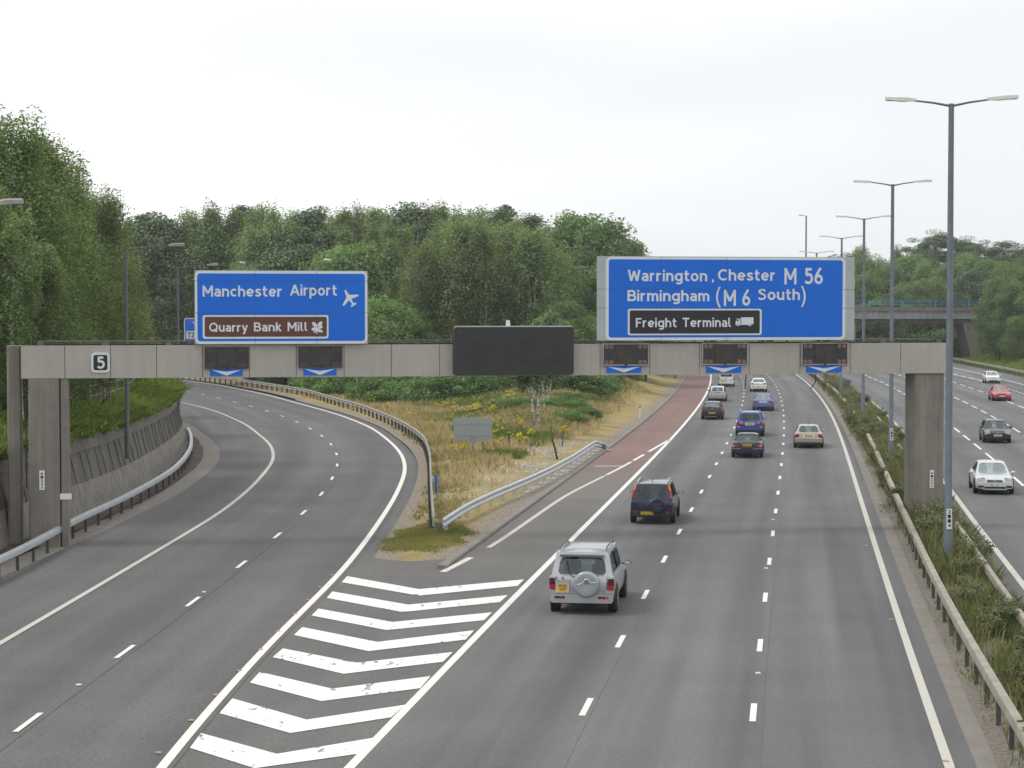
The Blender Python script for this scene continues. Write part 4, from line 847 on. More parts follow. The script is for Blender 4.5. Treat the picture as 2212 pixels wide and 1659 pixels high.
mb = MB(); put_sign(mb, 'T2', .38, 1.3, z0 + .48, .66, -.03, .19); mb.build('lettering', M['plate_ink'], wp_)
mb = MB(); mb.add([(1.0, -.02, z1 - .45), (1.12, -.02, z1 - .42), (1.62, -.02, z1 - 1.0), (1.5, -.02, z1 - 1.08)], [(0, 1, 2, 3)]); mb.add([(1.75, -.02, z1 - 1.3), (1.25, -.02, z1 - 1.12), (1.68, -.02, z1 - .8)], [(0, 1, 2)]); mb.build('white_arrow', M['sign_white'], t)
for k in (.7, 3.4): mb = MB(); mb.tube([(k, .1, -.5), (k, .1, z1 - .2)], .07, 8); mb.build('post', M['galv_dull'], t, 40)
# small posts on the island
def stake(px, py, h, lean, m, lab, r=.05, cap=None):
    x, y = P(*Q3((px, py))); z = island_z(x, y)
    # move the foot so that it stands on the raised ground under the same sight line
    k = (CAM_H - z) / CAM_H; x, y = x * k, y * k
    mb = MB(); mb.tube([(0, 0, -.1), (lean * .5, 0, h * .5), (lean, 0, h)], [r, r, r * .9], 6); t = mb.build('marker_post', m, None, 40, loc=(x, y, island_z(x, y))); tag(t, lab, 'marker post')
    if cap: mb = MB(); mb.box((lean, 0, h + .06), (r * 2.3, r * 2.3, .16)); mb.build('cap', cap, t)
stake(1402, 925, 1.25, -.32, M['wood_dark'], 'dark wooden stake leaning beside the bright new barrier', .07)
stake(1430, 845, .55, .06, M['sign_blue'], 'short blue marker post behind the leaning stake', .05)
stake(1086, 800, .95, 0, M['wood_dark'], 'dark upright stake just beyond the grey sign back', .06)
stake(976, 610, .95, .02, M['wood_dark'], 'dark upright stake among yellow ragwort by the brambles', .06)
stake(1935, 665, .95, .0, M['sign_white'], 'slim white marker post on the dry bank by the red shoulder', .05, M['sign_blue'])
x, y = P(*Q3((612, 1170))); mb = MB(); mb.tube([(0, 0, 0), (0, 0, .95)], .05, 8); mb.box((0, 0, .78), (.13, .1, .32)); tag(mb.build('marker_post', M['sign_blue'], None, loc=(x + .02, y, .1)), 'blue marker post against the slip barrier near the island tip', 'marker post')
# ---------------------------------------------------------------- trees: tapered trunk with limbs, crown of thousands of leaves in uneven clumps
def leaves(rng, cs, sp, n, size, droop=0.0, flat=.5, axis=None):
    """leaf quads round clump centres cs (k,3) with spreads sp (k,3); returns points and soft shading normals"""
    k = len(cs); idx = np.repeat(np.arange(k), n); g = rng.normal(0, 1, (k * n, 3)); ln = np.linalg.norm(g, axis=1, keepdims=True); g *= np.minimum(1, 1.7 / ln)
    p = cs[idx] + g * sp[idx]
    if droop: p[:, 2] -= droop * np.abs(rng.normal(0, 1, k * n)) * (np.linalg.norm(g[:, :2], axis=1) * .5 + .3)
    a = rng.normal(0, 1, (k * n, 3)); a[:, 2] *= flat; a /= np.linalg.norm(a, axis=1, keepdims=True)
    b = rng.normal(0, 1, (k * n, 3)); b[:, 2] *= flat; b -= a * (a * b).sum(1, keepdims=True); b /= np.linalg.norm(b, axis=1, keepdims=True)
    s = size * rng.uniform(.6, 1.3, (k * n, 1)); a *= s * .62; b *= s * .38
    o = g / np.maximum(np.linalg.norm(g, axis=1, keepdims=True), .2) + rng.normal(0, .35, g.shape)
    if axis is not None: q = p - axis; q[:, 2] *= .35; o += .9 * q / np.maximum(np.linalg.norm(q, axis=1, keepdims=True), .3)
    o[:, 2] += .45; o /= np.linalg.norm(o, axis=1, keepdims=True)
    fl = (np.cross(a, b) * o).sum(1, keepdims=True) < 0; b = np.where(fl, -b, b)
    V = np.stack([p - a, p - b, p + a, p + b], 1).reshape(-1, 3); return V, np.repeat(o, 4, axis=0)
def leaf_mesh(name, VN, m):
    V, Nn = VN; me = np_mesh(name, V, quads(len(V)), None, None, True); me.normals_split_custom_set_from_vertices(Nn.tolist()); me.materials.append(m); return me
def quads(n): return np.arange(n).reshape(-1, 4)
def make_tree(seed, kind, H, R0, n_cl, n_lf, size, lo, tm, lm, stems=1, droop=.055):
    rng = np.random.default_rng(seed); mb = MB(); cs, sp = [], []
    for sidx in range(stems):
        ox, oy = (0, 0) if stems == 1 else rng.normal(0, .5, 2); lx, ly = rng.normal(0, .02 * H, 2) * (1.6 if stems > 1 else 1)
        spine = lambda t: (ox + lx * t * t + .12 * math.sin(t * 7 + seed), oy + ly * t * t + .1 * math.cos(t * 6 + seed), H * t)
        ts = np.linspace(-.03, .93, 9); r0 = .014 * H * (1 if stems == 1 else .75)
        mb.tube([spine(t) for t in ts], [r0 * (1.25 if t < .03 else 1) * (1 - .86 * max(t, 0)) for t in ts], 7)
        for j in range(n_cl // stems):
            t = lo + (1 - lo) * (rng.uniform(0, 1) ** .85); u = (t - lo) / (1 - lo)
            pr = {'birch': math.sin(math.pi * min(1, .12 + u * .88)) ** .75 * (1 - .35 * u), 'broad': math.sin(math.pi * min(1, .2 + .78 * u)) ** .55, 'cone': (1 - u) ** .8 * .95 + .06, 'pine': .35 + .65 * math.sin(math.pi * min(1, .25 + u * .7)), 'shrub': math.sin(math.pi * min(1, .3 + .62 * u)) ** .5}[kind]
            an = rng.uniform(0, 6.283); rr = R0 * pr * (rng.uniform(.15, 1) ** .5) * rng.uniform(.7, 1.22); s = spine(min(t, .93))
            c = np.array([s[0] + rr * math.cos(an), s[1] + rr * math.sin(an), H * t + rng.normal(0, .02 * H)]); cs.append(c)
            q = R0 * rng.uniform(.11, .27)
            sp.append({'birch': (q * .8, q * .8, q * 1.25), 'broad': (q, q, q * .75), 'cone': (q, q, q * .5), 'pine': (q * 1.15, q * 1.15, q * .42), 'shrub': (q, q, q * .8)}[kind])
            if j % (4 if kind != 'pine' else 2) == 0 and rr > .3:
                b = spine(max(lo * .7, t - .16 * rng.uniform(.4, 1.2))); m_ = (np.array(b) + c) / 2 + np.array([0, 0, .03 * H])
                mb.tube([b, tuple(m_), tuple(c)], [r0 * .35, r0 * .22, r0 * .06], 4)
    VN = leaves(rng, np.array(cs), np.array(sp), n_lf, size, {'birch': droop * H, 'broad': 0, 'cone': .01 * H, 'pine': 0, 'shrub': 0}[kind], .8, np.array([0, 0, H * (lo + 1) * .5]))
    V = VN[0]; cm = leaf_mesh('crown', VN, lm)
    tr = mb.build('trunk', tm, None, 60); tmsh = tr.data; bpy.data.objects.remove(tr)
    return dict(H=float(V[:, 2].max()), trunk=tmsh, crown=cm)
TP = {}
def proto(key):
    if key in TP: return TP[key]
    kind, v = key.split('_'); sd = sum(map(ord, key)) * 7 + int(v)
    TP[key] = {'birch': lambda: make_tree(sd, 'birch', 15, 3.0, 120, 170, .19, .16, M['bark_birch'], M['leaf_birch'], 1 + int(v) % 2),
               'stem': lambda: make_tree(sd, 'birch', 15, 2.9, 110, 170, .17, .36, M['bark_birch'], M['leaf_birch'], 3),
               'nearbirch': lambda: make_tree(sd, 'birch', 15, 3.1, 180, 240, .125, .16, M['bark_birch'], M['leaf_bank'], 2, .028),
               'slim': lambda: make_tree(sd, 'birch', 11, 1.35, 44, 130, .12, .55, M['bark_birch'], M['leaf_birch'], 1, .03),
               'yellow': lambda: make_tree(sd, 'birch', 9, 1.9, 90, 200, .12, .05, M['bark_birch'], M['leaf_yellow'], 1),
               'sparse': lambda: make_tree(sd, 'birch', 12, 1.5, 46, 60, .12, .2, M['bark_birch'], M['leaf_birch'], 1),
               'broad': lambda: make_tree(sd, 'broad', 13, 4.3, 130, 170, .23, .12, M['bark'], M['leaf_broad']),
               'bright': lambda: make_tree(sd, 'broad', 9, 3.6, 110, 170, .20, .05, M['bark'], M['leaf_bright']),
               'dark': lambda: make_tree(sd, 'broad', 14, 4.0, 120, 170, .23, .1, M['bark'], M['leaf_dark']),
               'cone': lambda: make_tree(sd, 'cone', 15, 2.7, 120, 140, .20, .12, M['bark'], M['leaf_dark']),
               'pine': lambda: make_tree(sd, 'pine', 14, 4.2, 60, 230, .22, .45, M['bark'], M['leaf_dark']),
               'young': lambda: make_tree(sd, 'birch', 7, 1.25, 50, 130, .12, .5, M['bark_birch'], M['leaf_dark'], 1, .03),
               'shrub': lambda: make_tree(sd, 'shrub', 2.6, 2.3, 70, 150, .16, .05, M['bark'], M['leaf_bramble'])}[kind]()
    return TP[key]
ntree = [0]
NAMES = {'slim': 'birch_tree', 'stem': 'birch_tree', 'birch': 'birch_tree', 'nearbirch': 'birch_tree', 'yellow': 'birch_tree', 'sparse': 'birch_tree', 'broad': 'broadleaf_tree', 'bright': 'broadleaf_tree', 'dark': 'broadleaf_tree', 'cone': 'conifer_tree', 'pine': 'pine_tree', 'young': 'young_birch_tree', 'shrub': 'bramble_bush'}
def plant(key, x, Y, z, top, label, group, wide=1.0, rz=None):
    p = proto(key); s = max(.1, (top - z) / p['H']); nm = NAMES[key.split('_')[0]]
    t = empty(nm, (x, Y, z - .05), rnd.uniform(0, 6.28) if rz is None else rz, label, 'bush' if nm.endswith('bush') else 'tree', group); t.scale = (s * wide, s * wide, s)
    tr = link('trunk', p['trunk'], p['trunk'].materials[0], t); c = link('crown', p['crown'], p['crown'].materials[0], t); ntree[0] += 1; return t
def gz(x, Y):
    if x < wB(Y) - WL and Y < 262: return left_z(x, Y)
    if x > o5(Y) + 3.5: return right_z(x, Y)
    if isl_l(Y) < x < isl_r(Y): return island_z(x, Y)
    return -.3
def hit(px, py, y0=40, y1=240):
    r = ray(px, py); Y = y0
    while Y < y1:
        x = r.x / r.y * Y
        if CAM_H + r.z / r.y * Y <= gz(x, Y): return x, Y, gz(x, Y)
        Y += .15
    return x, Y, gz(x, Y)
def tree_px(key, px, Y, pty, label, group, wide=1.0, zz=None):
    x = x_at(px, Y); mg = {'nearbirch': 10, 'slim': 6.5, 'shrub': 9, 'sparse': 9, 'yellow': 1.5, 'bright': 3, 'dark': 3}.get(key.split('_')[0], 0)
    if group.endswith('bank') or group.endswith('bank birches'):
        while x > wB(Y) - WL - mg and Y < 165: Y += 1; x = x_at(px, Y)
    z = gz(x, Y) if zz is None else zz; return plant(key, x, Y, z, height_at(pty, Y), label, group, wide)
# fence of concrete posts above the wall
t = None; fp = [(580, 605), (646, 582), (708, 574), (757, 552), (808, 535), (855, 490), (893, 446), (932, 432), (962, 418)]
t = empty('post_fence', (0, 0, 0), 0, 'old fence of short concrete posts with wire on the grassy bank', 'fence'); tops = []
for i, p in enumerate(fp):
    x, Y, z = hit(*Q2(p)); mb = MB(); h = 1.25
    mb.box((0, 0, h / 2 - .2), (.13, .13, h + .4)); mb.build('post', M['concrete'], t, loc=(x, Y, z)); tops.append((x, Y, z + h - .1))
for zz in (0, -.5):
    mb = MB(); mb.tube([(a, b + .08, c + zz) for a, b, c in tops], .022, 5); mb.build('wire', M['galv_dull'], t)
# tall birches on the bank above the retaining wall
NB_ = 'birches on the bank above the retaining wall'
for k, (key, px, Y, pt, w_, lab) in enumerate([
    ('nearbirch_1', 55, 93, 226, 1.25, 'tallest birch on the bank, directly above the gantry end column'), ('nearbirch_2', -5, 100, 214, 1.3, 'dark tall birch at the very edge of the bank, behind the tallest one'),
    ('nearbirch_3', 105, 99, 280, 1.3, 'tall birch on the bank between the tallest one and the number five'), ('nearbirch_1', 145, 104, 338, 1.3, 'birch on the bank just above the number five plate'),
    ('nearbirch_2', 188, 113, 392, 1.2, 'birch on the bank stepping down beyond the number five plate'), ('nearbirch_3', 212, 122, 462, 1.15, 'shorter birch on the bank before the wall lamp post'),
    ('nearbirch_2', 20, 88, 470, 1.25, 'low leafy birch filling the bank under the tallest birch'), ('nearbirch_3', 90, 88, 520, 1.3, 'low leafy birch on the bank behind the gantry beam end'), ('nearbirch_1', 150, 95, 530, 1.2, 'low leafy birch on the bank behind the number five plate'),
    ('nearbirch_3', 205, 104, 560, 1.1, 'low leafy birch on the bank beside the number five plate'), ('nearbirch_2', 130, 118, 360, 1.3, 'broad birch on the bank a little behind the number five plate'), ('nearbirch_3', 172, 125, 400, 1.25, 'broad birch on the bank where the tall birches step down'), ('nearbirch_1', 80, 115, 300, 1.3, 'broad birch in the second rank above the gantry beam end'), ('nearbirch_1', -45, 84, 380, 1.2, 'leafy birch at the edge of the bank below the reaching lantern')]):
    tree_px(key, px, Y, pt, lab, NB_, w_)
for key, px, Y, pt, lab in [('slim_1', 28, 84, 470, 'slim birch with a bare white stem beside the gantry end column'), ('slim_2', 46, 86, 430, 'slim birch with a bare white stem rising over the gantry beam end'), ('slim_3', 112, 92, 500, 'slim white stemmed birch over the second beam panel'), ('slim_1', 165, 100, 540, 'slim white stemmed birch over the number five')]: tree_px(key, px, Y, pt, lab, NB_, 1.1)
tree_px('sparse_1', 176, 116, 318, 'thin sparse birch top showing against the sky above the bank', NB_, 1.1); tree_px('sparse_2', 240, 138, 436, 'wispy sparse birch at the end of the tall bank birches', NB_, 1.0)
for key, px, Y, pt, w_, lab in [('yellow_2', 262, 140, 505, 1.5, 'yellowish birch between the bank birches and the wall lamp post'), ('yellow_1', 240, 126, 540, 1.6, 'low yellowish birch in front of the wall lamp post'), ('yellow_3', 225, 126, 600, 1.8, 'low yellow green birch on the bank before the wall lamp post'), ('nearbirch_1', 250, 140, 492, 1.1, 'tall birch behind the yellowish ones on the bank')]:
    tree_px(key, px, Y, pt, lab, 'yellowish birches at the end of the bank', w_)
for i in range(9):
    px = 5 + i * 34; Y = 84 + i * 7.5; tree_px('shrub_%d' % (i % 3 + 1), px, Y, 728 - (i % 3) * 14, 'low green bush filling the bank between the birch trunks', 'bushes under the bank birches', 1.2)
# the wood on the island: silhouette row, middle row, front row
WD = {'back': 'in the back row of the wood', 'mid': 'in the middle of the wood', 'front': 'at the front edge of the wood'}
KIND = {'yellow': 'yellowish birch', 'stem': 'white stemmed birch', 'birch': 'grey green birch', 'broad': 'leafy green broadleaf tree', 'dark': 'dark green broadleaf tree', 'cone': 'dark pointed conifer', 'bright': 'bright green bushy tree', 'pine': 'dark flat topped pine'}
def where(px): return 'beside the bank birches' if px < 415 else 'over the airport sign' if px < 800 else 'above the message board' if px < 1170 else 'beside the big blue sign'
def wood(lst, row, Y0, dY, wide=1.0):
    for i, (key, px, pt) in enumerate(lst):
        Y = max(Y0 + rnd.uniform(-dY, dY), 279 if 325 < px < 545 else 0); x = x_at(px, Y); k = key.split('_')[0]
        while sK(Y) - 3 < x < sR(Y) + 5: Y += 3; x = x_at(px, Y)
        tree_px(key, px, Y, pt, KIND[k] + ' ' + WD[row] + ' ' + where(px), KIND[k] + 's ' + WD[row] + ' ' + where(px), wide, zz=1.5 if x < isl_l(Y) else None)
wood([('dark_1', 305, 462), ('dark_2', 340, 456), ('cone_1', 372, 470), ('birch_1', 408, 444), ('birch_2', 441, 424), ('birch_3', 473, 437), ('birch_4', 505, 434), ('cone_2', 532, 440), ('birch_1', 560, 433), ('birch_5', 594, 428), ('birch_2', 632, 444), ('cone_3', 660, 448), ('cone_1', 686, 440), ('birch_3', 716, 443), ('birch_4', 745, 436), ('birch_5', 778, 428), ('birch_1', 812, 437), ('birch_2', 846, 440), ('dark_3', 888, 432), ('birch_3', 925, 430), ('birch_4', 958, 425), ('birch_5', 992, 434), ('birch_1', 1030, 440), ('birch_2', 1066, 446), ('cone_2', 1098, 440), ('birch_3', 1122, 452), ('cone_3', 1150, 458), ('birch_4', 1180, 474)], 'back', 278, 9, 1.15)
wood([('dark_2', 300, 500), ('dark_3', 360, 490), ('birch_2', 395, 486), ('dark_1', 345, 560), ('birch_5', 430, 470), ('birch_3', 470, 480), ('broad_1', 515, 500), ('birch_1', 558, 478), ('cone_1', 600, 492), ('cone_2', 640, 486), ('dark_2', 668, 500), ('cone_3', 706, 492), ('birch_4', 745, 478), ('birch_2', 790, 470), ('birch_5', 835, 466), ('birch_3', 880, 474), ('birch_1', 1010, 470), ('birch_4', 1060, 476), ('dark_3', 1110, 486), ('birch_2', 1150, 492)], 'mid', 250, 7, 1.1)
wood([('broad_2', 450, 530), ('broad_3', 520, 500), ('dark_1', 600, 530), ('dark_3', 655, 520), ('bright_1', 735, 525), ('broad_1', 400, 560), ('birch_4', 372, 540), ('broad_3', 560, 560), ('dark_2', 700, 560), ('birch_3', 805, 510), ('birch_1', 850, 505)], 'mid', 231, 5, 1.05)
wood([('stem_3', 915, 505), ('stem_5', 950, 472), ('stem_1', 988, 450), ('stem_2', 1028, 455), ('stem_4', 1068, 462), ('stem_3', 1108, 468), ('birch_1', 1143, 480), ('birch_5', 1180, 496)], 'front', 212, 4, 1.15)
wood([('broad_1', 1245, 450), ('broad_2', 1290, 458), ('broad_3', 1218, 476), ('broad_1', 1330, 505), ('broad_2', 1368, 528), ('cone_1', 1372, 518), ('broad_3', 1270, 520)], 'back', 262, 6, 1.05)
wood([('broad_2', 1210, 545), ('dark_2', 1250, 570), ('broad_3', 1300, 560), ('broad_1', 1350, 580), ('broad_2', 1395, 600), ('dark_1', 1160, 560)], 'mid', 232, 6, 1.0)
wood([('bright_2', 832, 650), ('bright_1', 868, 680), ('bright_3', 815, 625), ('broad_1', 890, 660), ('bright_1', 1225, 690), ('bright_2', 1265, 680), ('bright_3', 1180, 672), ('broad_2', 1240, 640), ('bright_2', 1330, 690)], 'front', 204, 4, 1.1)
wood([('yellow_1', 298, 515), ('yellow_2', 328, 560), ('yellow_3', 310, 600), ('bright_1', 348, 640), ('broad_2', 290, 560), ('birch_3', 318, 520), ('dark_1', 375, 620), ('bright_2', 300, 670), ('bright_3', 372, 690), ('broad_1', 335, 600)], 'front', 276, 3, 1.5)
wood([('dark_2', 1100, 640), ('dark_1', 1020, 650), ('dark_3', 960, 640), ('broad_1', 900, 600), ('broad_2', 1150, 620)], 'mid', 224, 2, 1.1)
wood([('birch_2', 425, 650), ('broad_2', 465, 630), ('broad_1', 540, 620), ('broad_3', 610, 620), ('bright_3', 680, 610), ('bright_1', 760, 600)], 'front', 225, 5, 1.1)
# brambles along the foot of the wood
BR = [(430, 228), (470, 218), (520, 214), (565, 208), (610, 205), (655, 201), (700, 198), (742, 194), (785, 191), (828, 187), (870, 184), (910, 182), (950, 180), (990, 180), (1030, 181), (1068, 184), (1110, 188), (1222, 178), (1250, 176), (1282, 180), (850, 198), (930, 196), (1000, 196), (760, 205), (680, 212), (1085, 198), (1262, 190), (1300, 190), (1170, 195)]
for i, (px, Y) in enumerate([q for q in BR if q[0] > 540]):
    x = x_at(px, Y)
    while x < sR(Y) + 6: Y += 2; x = x_at(px, Y)
    z = gz(x, Y); plant('shrub_%d' % (i % 3 + 1), x, Y, z, z + 2.5 + .5 * math.sin(i * 2.3), 'green bramble bush in the thicket ' + ('beside the young birches' if px > 1150 else 'behind the yellow ragwort'), 'brambles ' + ('beside the young birches' if px > 1150 else 'behind the ragwort'), 1.35)
# young birches with white stems
for px, py, lab in [(1243, 680, 'nearest young birch with white stem, standing clear of the others'), (1285, 655, 'young birch with a thin white stem, second in the staggered line'), (1318, 610, 'young birch in the middle of the staggered line of white stems'), (1345, 575, 'young birch behind the middle of the staggered line'), (1362, 535, 'farthest young birch of the staggered line by the brambles')]:
    x, y = P(*Q3((px, py))); z = island_z(x, y); k = (CAM_H - z) / CAM_H; x, y = x * k, y * k
    plant('young_%d' % (px % 3 + 1), x, y, island_z(x, y), island_z(x, y) + 7.6, lab, 'young birches on the island', 1.1)
# trees beyond the bridge and on the bank beyond the oncoming lanes
FR = 'trees beyond the far bridge'
for i, (key, px, Y, pt, w_) in enumerate([('broad_1', 1795, 395, 548, 1), ('broad_2', 1830, 392, 537, 1), ('birch_1', 1858, 400, 524, 1), ('broad_3', 1885, 388, 545, 1), ('birch_2', 1940, 398, 522, 1.1), ('broad_1', 1970, 390, 545, 1.1), ('broad_2', 2040, 384, 560, 1.1), ('broad_3', 2090, 392, 540, 1.1), ('broad_2', 1915, 380, 566, 1.1), ('birch_3', 2000, 378, 556, 1.1), ('bright_1', 2010, 368, 598, 1), ('bright_2', 1870, 372, 590, 1), ('broad_1', 1845, 370, 600, 1), ('broad_3', 1955, 368, 606, 1), ('dark_1', 2065, 372, 600, 1), ('dark_2', 1925, 366, 628, 1), ('bright_3', 1895, 366, 640, .9), ('broad_2', 1990, 364, 636, .9), ('dark_3', 2100, 370, 575, 1), ('bright_3', 2045, 366, 650, .8), ('broad_1', 1760, 400, 570, 1), ('broad_3', 1700, 405, 590, 1), ('broad_2', 1640, 405, 590, 1), ('dark_2', 1570, 410, 585, 1), ('broad_1', 1500, 410, 585, 1), ('broad_3', 1440, 400, 590, 1), ('broad_1', 2130, 385, 556, 1.1), ('bright_2', 1960, 362, 655, .8), ('bright_1', 1860, 362, 655, .8), ('broad_2', 2170, 395, 560, 1.1), ('broad_3', 2215, 390, 550, 1.1)]):
    x = x_at(px, Y); k = key.split('_')[0]; zg = max(gz(x, Y), 2.0); a_ = {'broad': 'leafy green', 'birch': 'pale green', 'bright': 'bright bushy', 'dark': 'dark leafy'}[k]; side = 'behind the blue railings' if px > 1845 else 'hidden largely by the big sign'
    plant(key, x, Y, zg, height_at(pt, Y), a_ + ' tree beyond the far bridge, ' + side, FR + ', ' + a_ + ', ' + side, w_)
for i, (px, Y, pt, lab) in enumerate([(2020, 425, 493, 'dark flat topped pine standing highest beyond the bridge'), (1985, 428, 512, 'dark pine just before the highest one beyond the bridge'), (2050, 430, 508, 'dark pine leaning behind the tallest lamp post'), (2090, 428, 508, 'dark pine beyond the tallest lamp post, in the skyline'), (2125, 430, 516, 'dark pine in the skyline over the bank trees'), (2165, 426, 518, 'dark pine near the end of the skyline'), (2200, 428, 523, 'last dark pine of the skyline at the picture edge')]):
    tree_px('pine_%d' % (i % 3 + 1), px, Y, pt, lab.replace(' at the picture edge', ''), 'pines on the skyline', 1.0, zz=height_at(pt, Y) - 14)
for i, (key, px, Y, pt, w_) in enumerate([('broad_1', 2160, 326, 592, 1.0), ('broad_2', 2200, 318, 600, 1.0), ('broad_3', 2185, 335, 560, 1.05), ('broad_1', 2215, 332, 575, 1.0), ('dark_1', 2150, 334, 640, .8), ('bright_1', 2200, 312, 680, .8), ('broad_2', 2240, 315, 590, 1)]):
    tree_px(key, px, Y, pt, ('leafy tree', 'dark leafy tree', 'low bright tree')[(k := key.split('_')[0]) == 'dark' and 1 or (k == 'bright') * 2] + ' on the grassy bank by the slanted bridge pier', 'bank trees by the pier, ' + k, w_)
for i, (px, Y) in enumerate([(1900, 352), (1870, 358), (1945, 360), (2060, 360)]): tree_px('shrub_%d' % (i % 3 + 1), px, Y, 706, 'low green bush seen under the far bridge deck', 'bushes under the far bridge', 1.5, zz=.3)
for i, (px, py) in enumerate([(1400, 585), (1450, 590), (1500, 612), (1555, 640), (1420, 560), (1490, 565), (1330, 600), (1180, 600), (1120, 610), (1060, 590), (1590, 660), (1470, 690)]):
    x, Y, z = hit(*Q3((px, py)), 100, 230); plant('shrub_%d' % (i % 3 + 1), x, Y, z, z + .75 + .35 * abs(math.sin(i)), 'low green bramble patch among the ragwort and dry grass', 'low bramble patches on the island', 1.7)
# ---------------------------------------------------------------- grass and weeds: blades nobody could count
def blades(name, rng, pts, zs, h, w_, m, lean=.35, per=5, spread=.12):
    n = len(pts); idx = np.repeat(np.arange(n), per); N = len(idx)
    p = np.c_[pts[idx] + rng.normal(0, spread, (N, 2)), zs[idx] - .02]; a = rng.uniform(0, 6.283, N); hh = np.asarray(h)[idx] * rng.uniform(.6, 1.25, N) if np.ndim(h) else h * rng.uniform(.6, 1.25, N)
    dx = np.c_[np.cos(a), np.sin(a), np.zeros(N)] * (w_ * rng.uniform(.7, 1.4, N))[:, None]; l = np.c_[rng.normal(0, lean, (N, 2)) * hh[:, None], np.zeros(N)]
    top = p + l + np.c_[np.zeros((N, 2)), hh]; mid = p + l * .35 + np.c_[np.zeros((N, 2)), hh * .6]
    V = np.stack([p - dx * .5, p + dx * .5, mid + dx * .4, top, mid - dx * .4], 1).reshape(-1, 3); F = np.arange(N * 5).reshape(-1, 5)
    o = link(name, np_mesh(name, V, F), m); o['kind'] = 'stuff'; return o
def vnoise(x, y, s):
    return .5 + .25 * (np.sin(x * s * 1.3 + 1.7 * np.sin(y * s * .9 + 2)) + np.sin(y * s * 1.1 + 2.1 * np.sin(x * s * .7 + 1)))
def scatter(rng, n, y0, y1, fl, fr, zf, keep=None):
    Y = rng.uniform(0, 1, n) ** 1.0 * (y1 - y0) + y0; A = np.array([fl(y) for y in Y]); B = np.array([fr(y) for y in Y]); x = A + (B - A) * rng.uniform(0, 1, n)
    k = np.ones(n, bool)
    if keep is not None: k = keep(x, Y, x - A, B - x, rng.uniform(0, 1, n))
    x, Y = x[k], Y[k]; return np.c_[x, Y], np.array([zf(a, b) for a, b in zip(x, Y)])
rg = np.random.default_rng(5)
# dry grass of the island: thin by the kerbs and on the rubble, denser inside
def keep_i(x, y, a, b, u):
    d = np.minimum(a - 1.0, b - 2.0); pr = np.clip(d / 3.0, 0, 1) * np.where((x > x_at(960, 1) * y) & (y > 118) & (b > 8), .5, 1) * np.clip((y - 82) / 14, .05, 1); rub = (b < 8.5) & (y < 134) & (y > 92); pr = np.where(rub, pr * np.clip((b - 3.5) / 6, .05, .6), pr)
    return u < pr * (.45 + .7 * vnoise(x, y, .35))
p, z = scatter(rg, 30000, 74, 215, isl_l, isl_r, island_z, keep_i)
blades('dry_grass', rg, p, z, .30 + .4 * vnoise(p[:, 0], p[:, 1], .5) * np.clip((p[:, 1] - 82) / 20, .3, 1), .045, M['grass_dry'], .3, 6, .2)
p, z = scatter(rg, 24000, 118, 205, isl_l, isl_r, island_z, lambda x, y, a, b, u: (np.minimum(a, b) > 4) & (u < 1.6 * (vnoise(x, y, .3) - .15)) & (x > x_at(900, 1) * y) & (b < 30))
blades('green_grass', rg, p, z, .46, .06, M['grass_meadow'], .45, 7, .2)
nose = lambda x, y, a, b, u: (u < .9 * np.clip(1.1 - ((x - P(*Q3((570, 1430)))[0] - .1 * (y - 78)) / 1.5) ** 2 - ((y - 77.6) / 5.0) ** 2 + .9 * (vnoise(x, y, 1.7) - .5), 0, 1))
p, z = scatter(rg, 15000, 71, 85, isl_l, isl_r, island_z, nose); blades('short_grass', rg, p, z, .09, .022, M['grass_mid'], .5, 6, .1)
p, z = scatter(rg, 6000, 84, 150, isl_l, lambda Y: isl_l(Y) + 2.6, island_z, lambda x, y, a, b, u: (a > .7) & (u < .5 * vnoise(x, y, .6))); blades('short_grass', rg, p, z, .14, .04, M['grass_mid'], .5, 5, .12)
# bank grass above the wall, hanging over its edge
p, z = scatter(rg, 22000, 62, 178, lambda Y: wB(Y) - WL - 13, lambda Y: wB(Y) - WL + .12, lambda x, Y: left_z(min(x, wB(Y) - WL - .2), Y)); blades('bank_grass', rg, p, z, .25 + .4 * vnoise(p[:, 0], p[:, 1], .6), .05, M['grass_green'], .5, 6, .2)
p, z = scatter(rg, 7000, 62, 178, lambda Y: wB(Y) - WL - .1, lambda Y: wB(Y) - WL + .16, lambda x, Y: WH - .35 + .4 * abs(math.sin(Y * .7 + x)), lambda x, y, a, b, u: u < .25 + .8 * vnoise(y, y * .3, .5)); blades('hanging_grass', rg, p, z, .4, .06, M['grass_green'], .9, 6, .2)
# weeds of the central reserve between the two barriers
p, z = scatter(rg, 14000, 30, 240, lambda Y: off_x(4.85, Y), lambda Y: o0(Y) - .9, reserve_z, lambda x, y, a, b, u: (a > .3) & (u < np.clip((a - .1) / .8, .04, 1) * np.clip((y - 30) / 40 + (a > .8), .25, 1) * np.clip(1.7 * vnoise(x, y, .55) - .25, .08, 1)))
blades('reserve_weeds', rg, p, z, .35 + .75 * vnoise(p[:, 0], p[:, 1], .8) * np.clip((p[:, 1] - 20) / 60, .4, 1), .026, M['weed'], .3, 8, .14)
p, z = scatter(rg, 9000, 30, 200, lambda Y: off_x(4.85, Y), lambda Y: o0(Y) - .8, reserve_z, lambda x, y, a, b, u: u < np.clip(a / .5, .1, 1) * .8 * vnoise(x, y, .6)); blades('reserve_grass', rg, p, z, .14, .022, M['grass_mid'], .5, 5, .12)
# bank beyond the oncoming lanes
p, z = scatter(rg, 9000, 200, 350, lambda Y: o5(Y) + 4.4, lambda Y: o5(Y) + 20, right_z); blades('bank_grass', rg, p, z, .6, .09, M['grass_green'], .5, 5, .3)
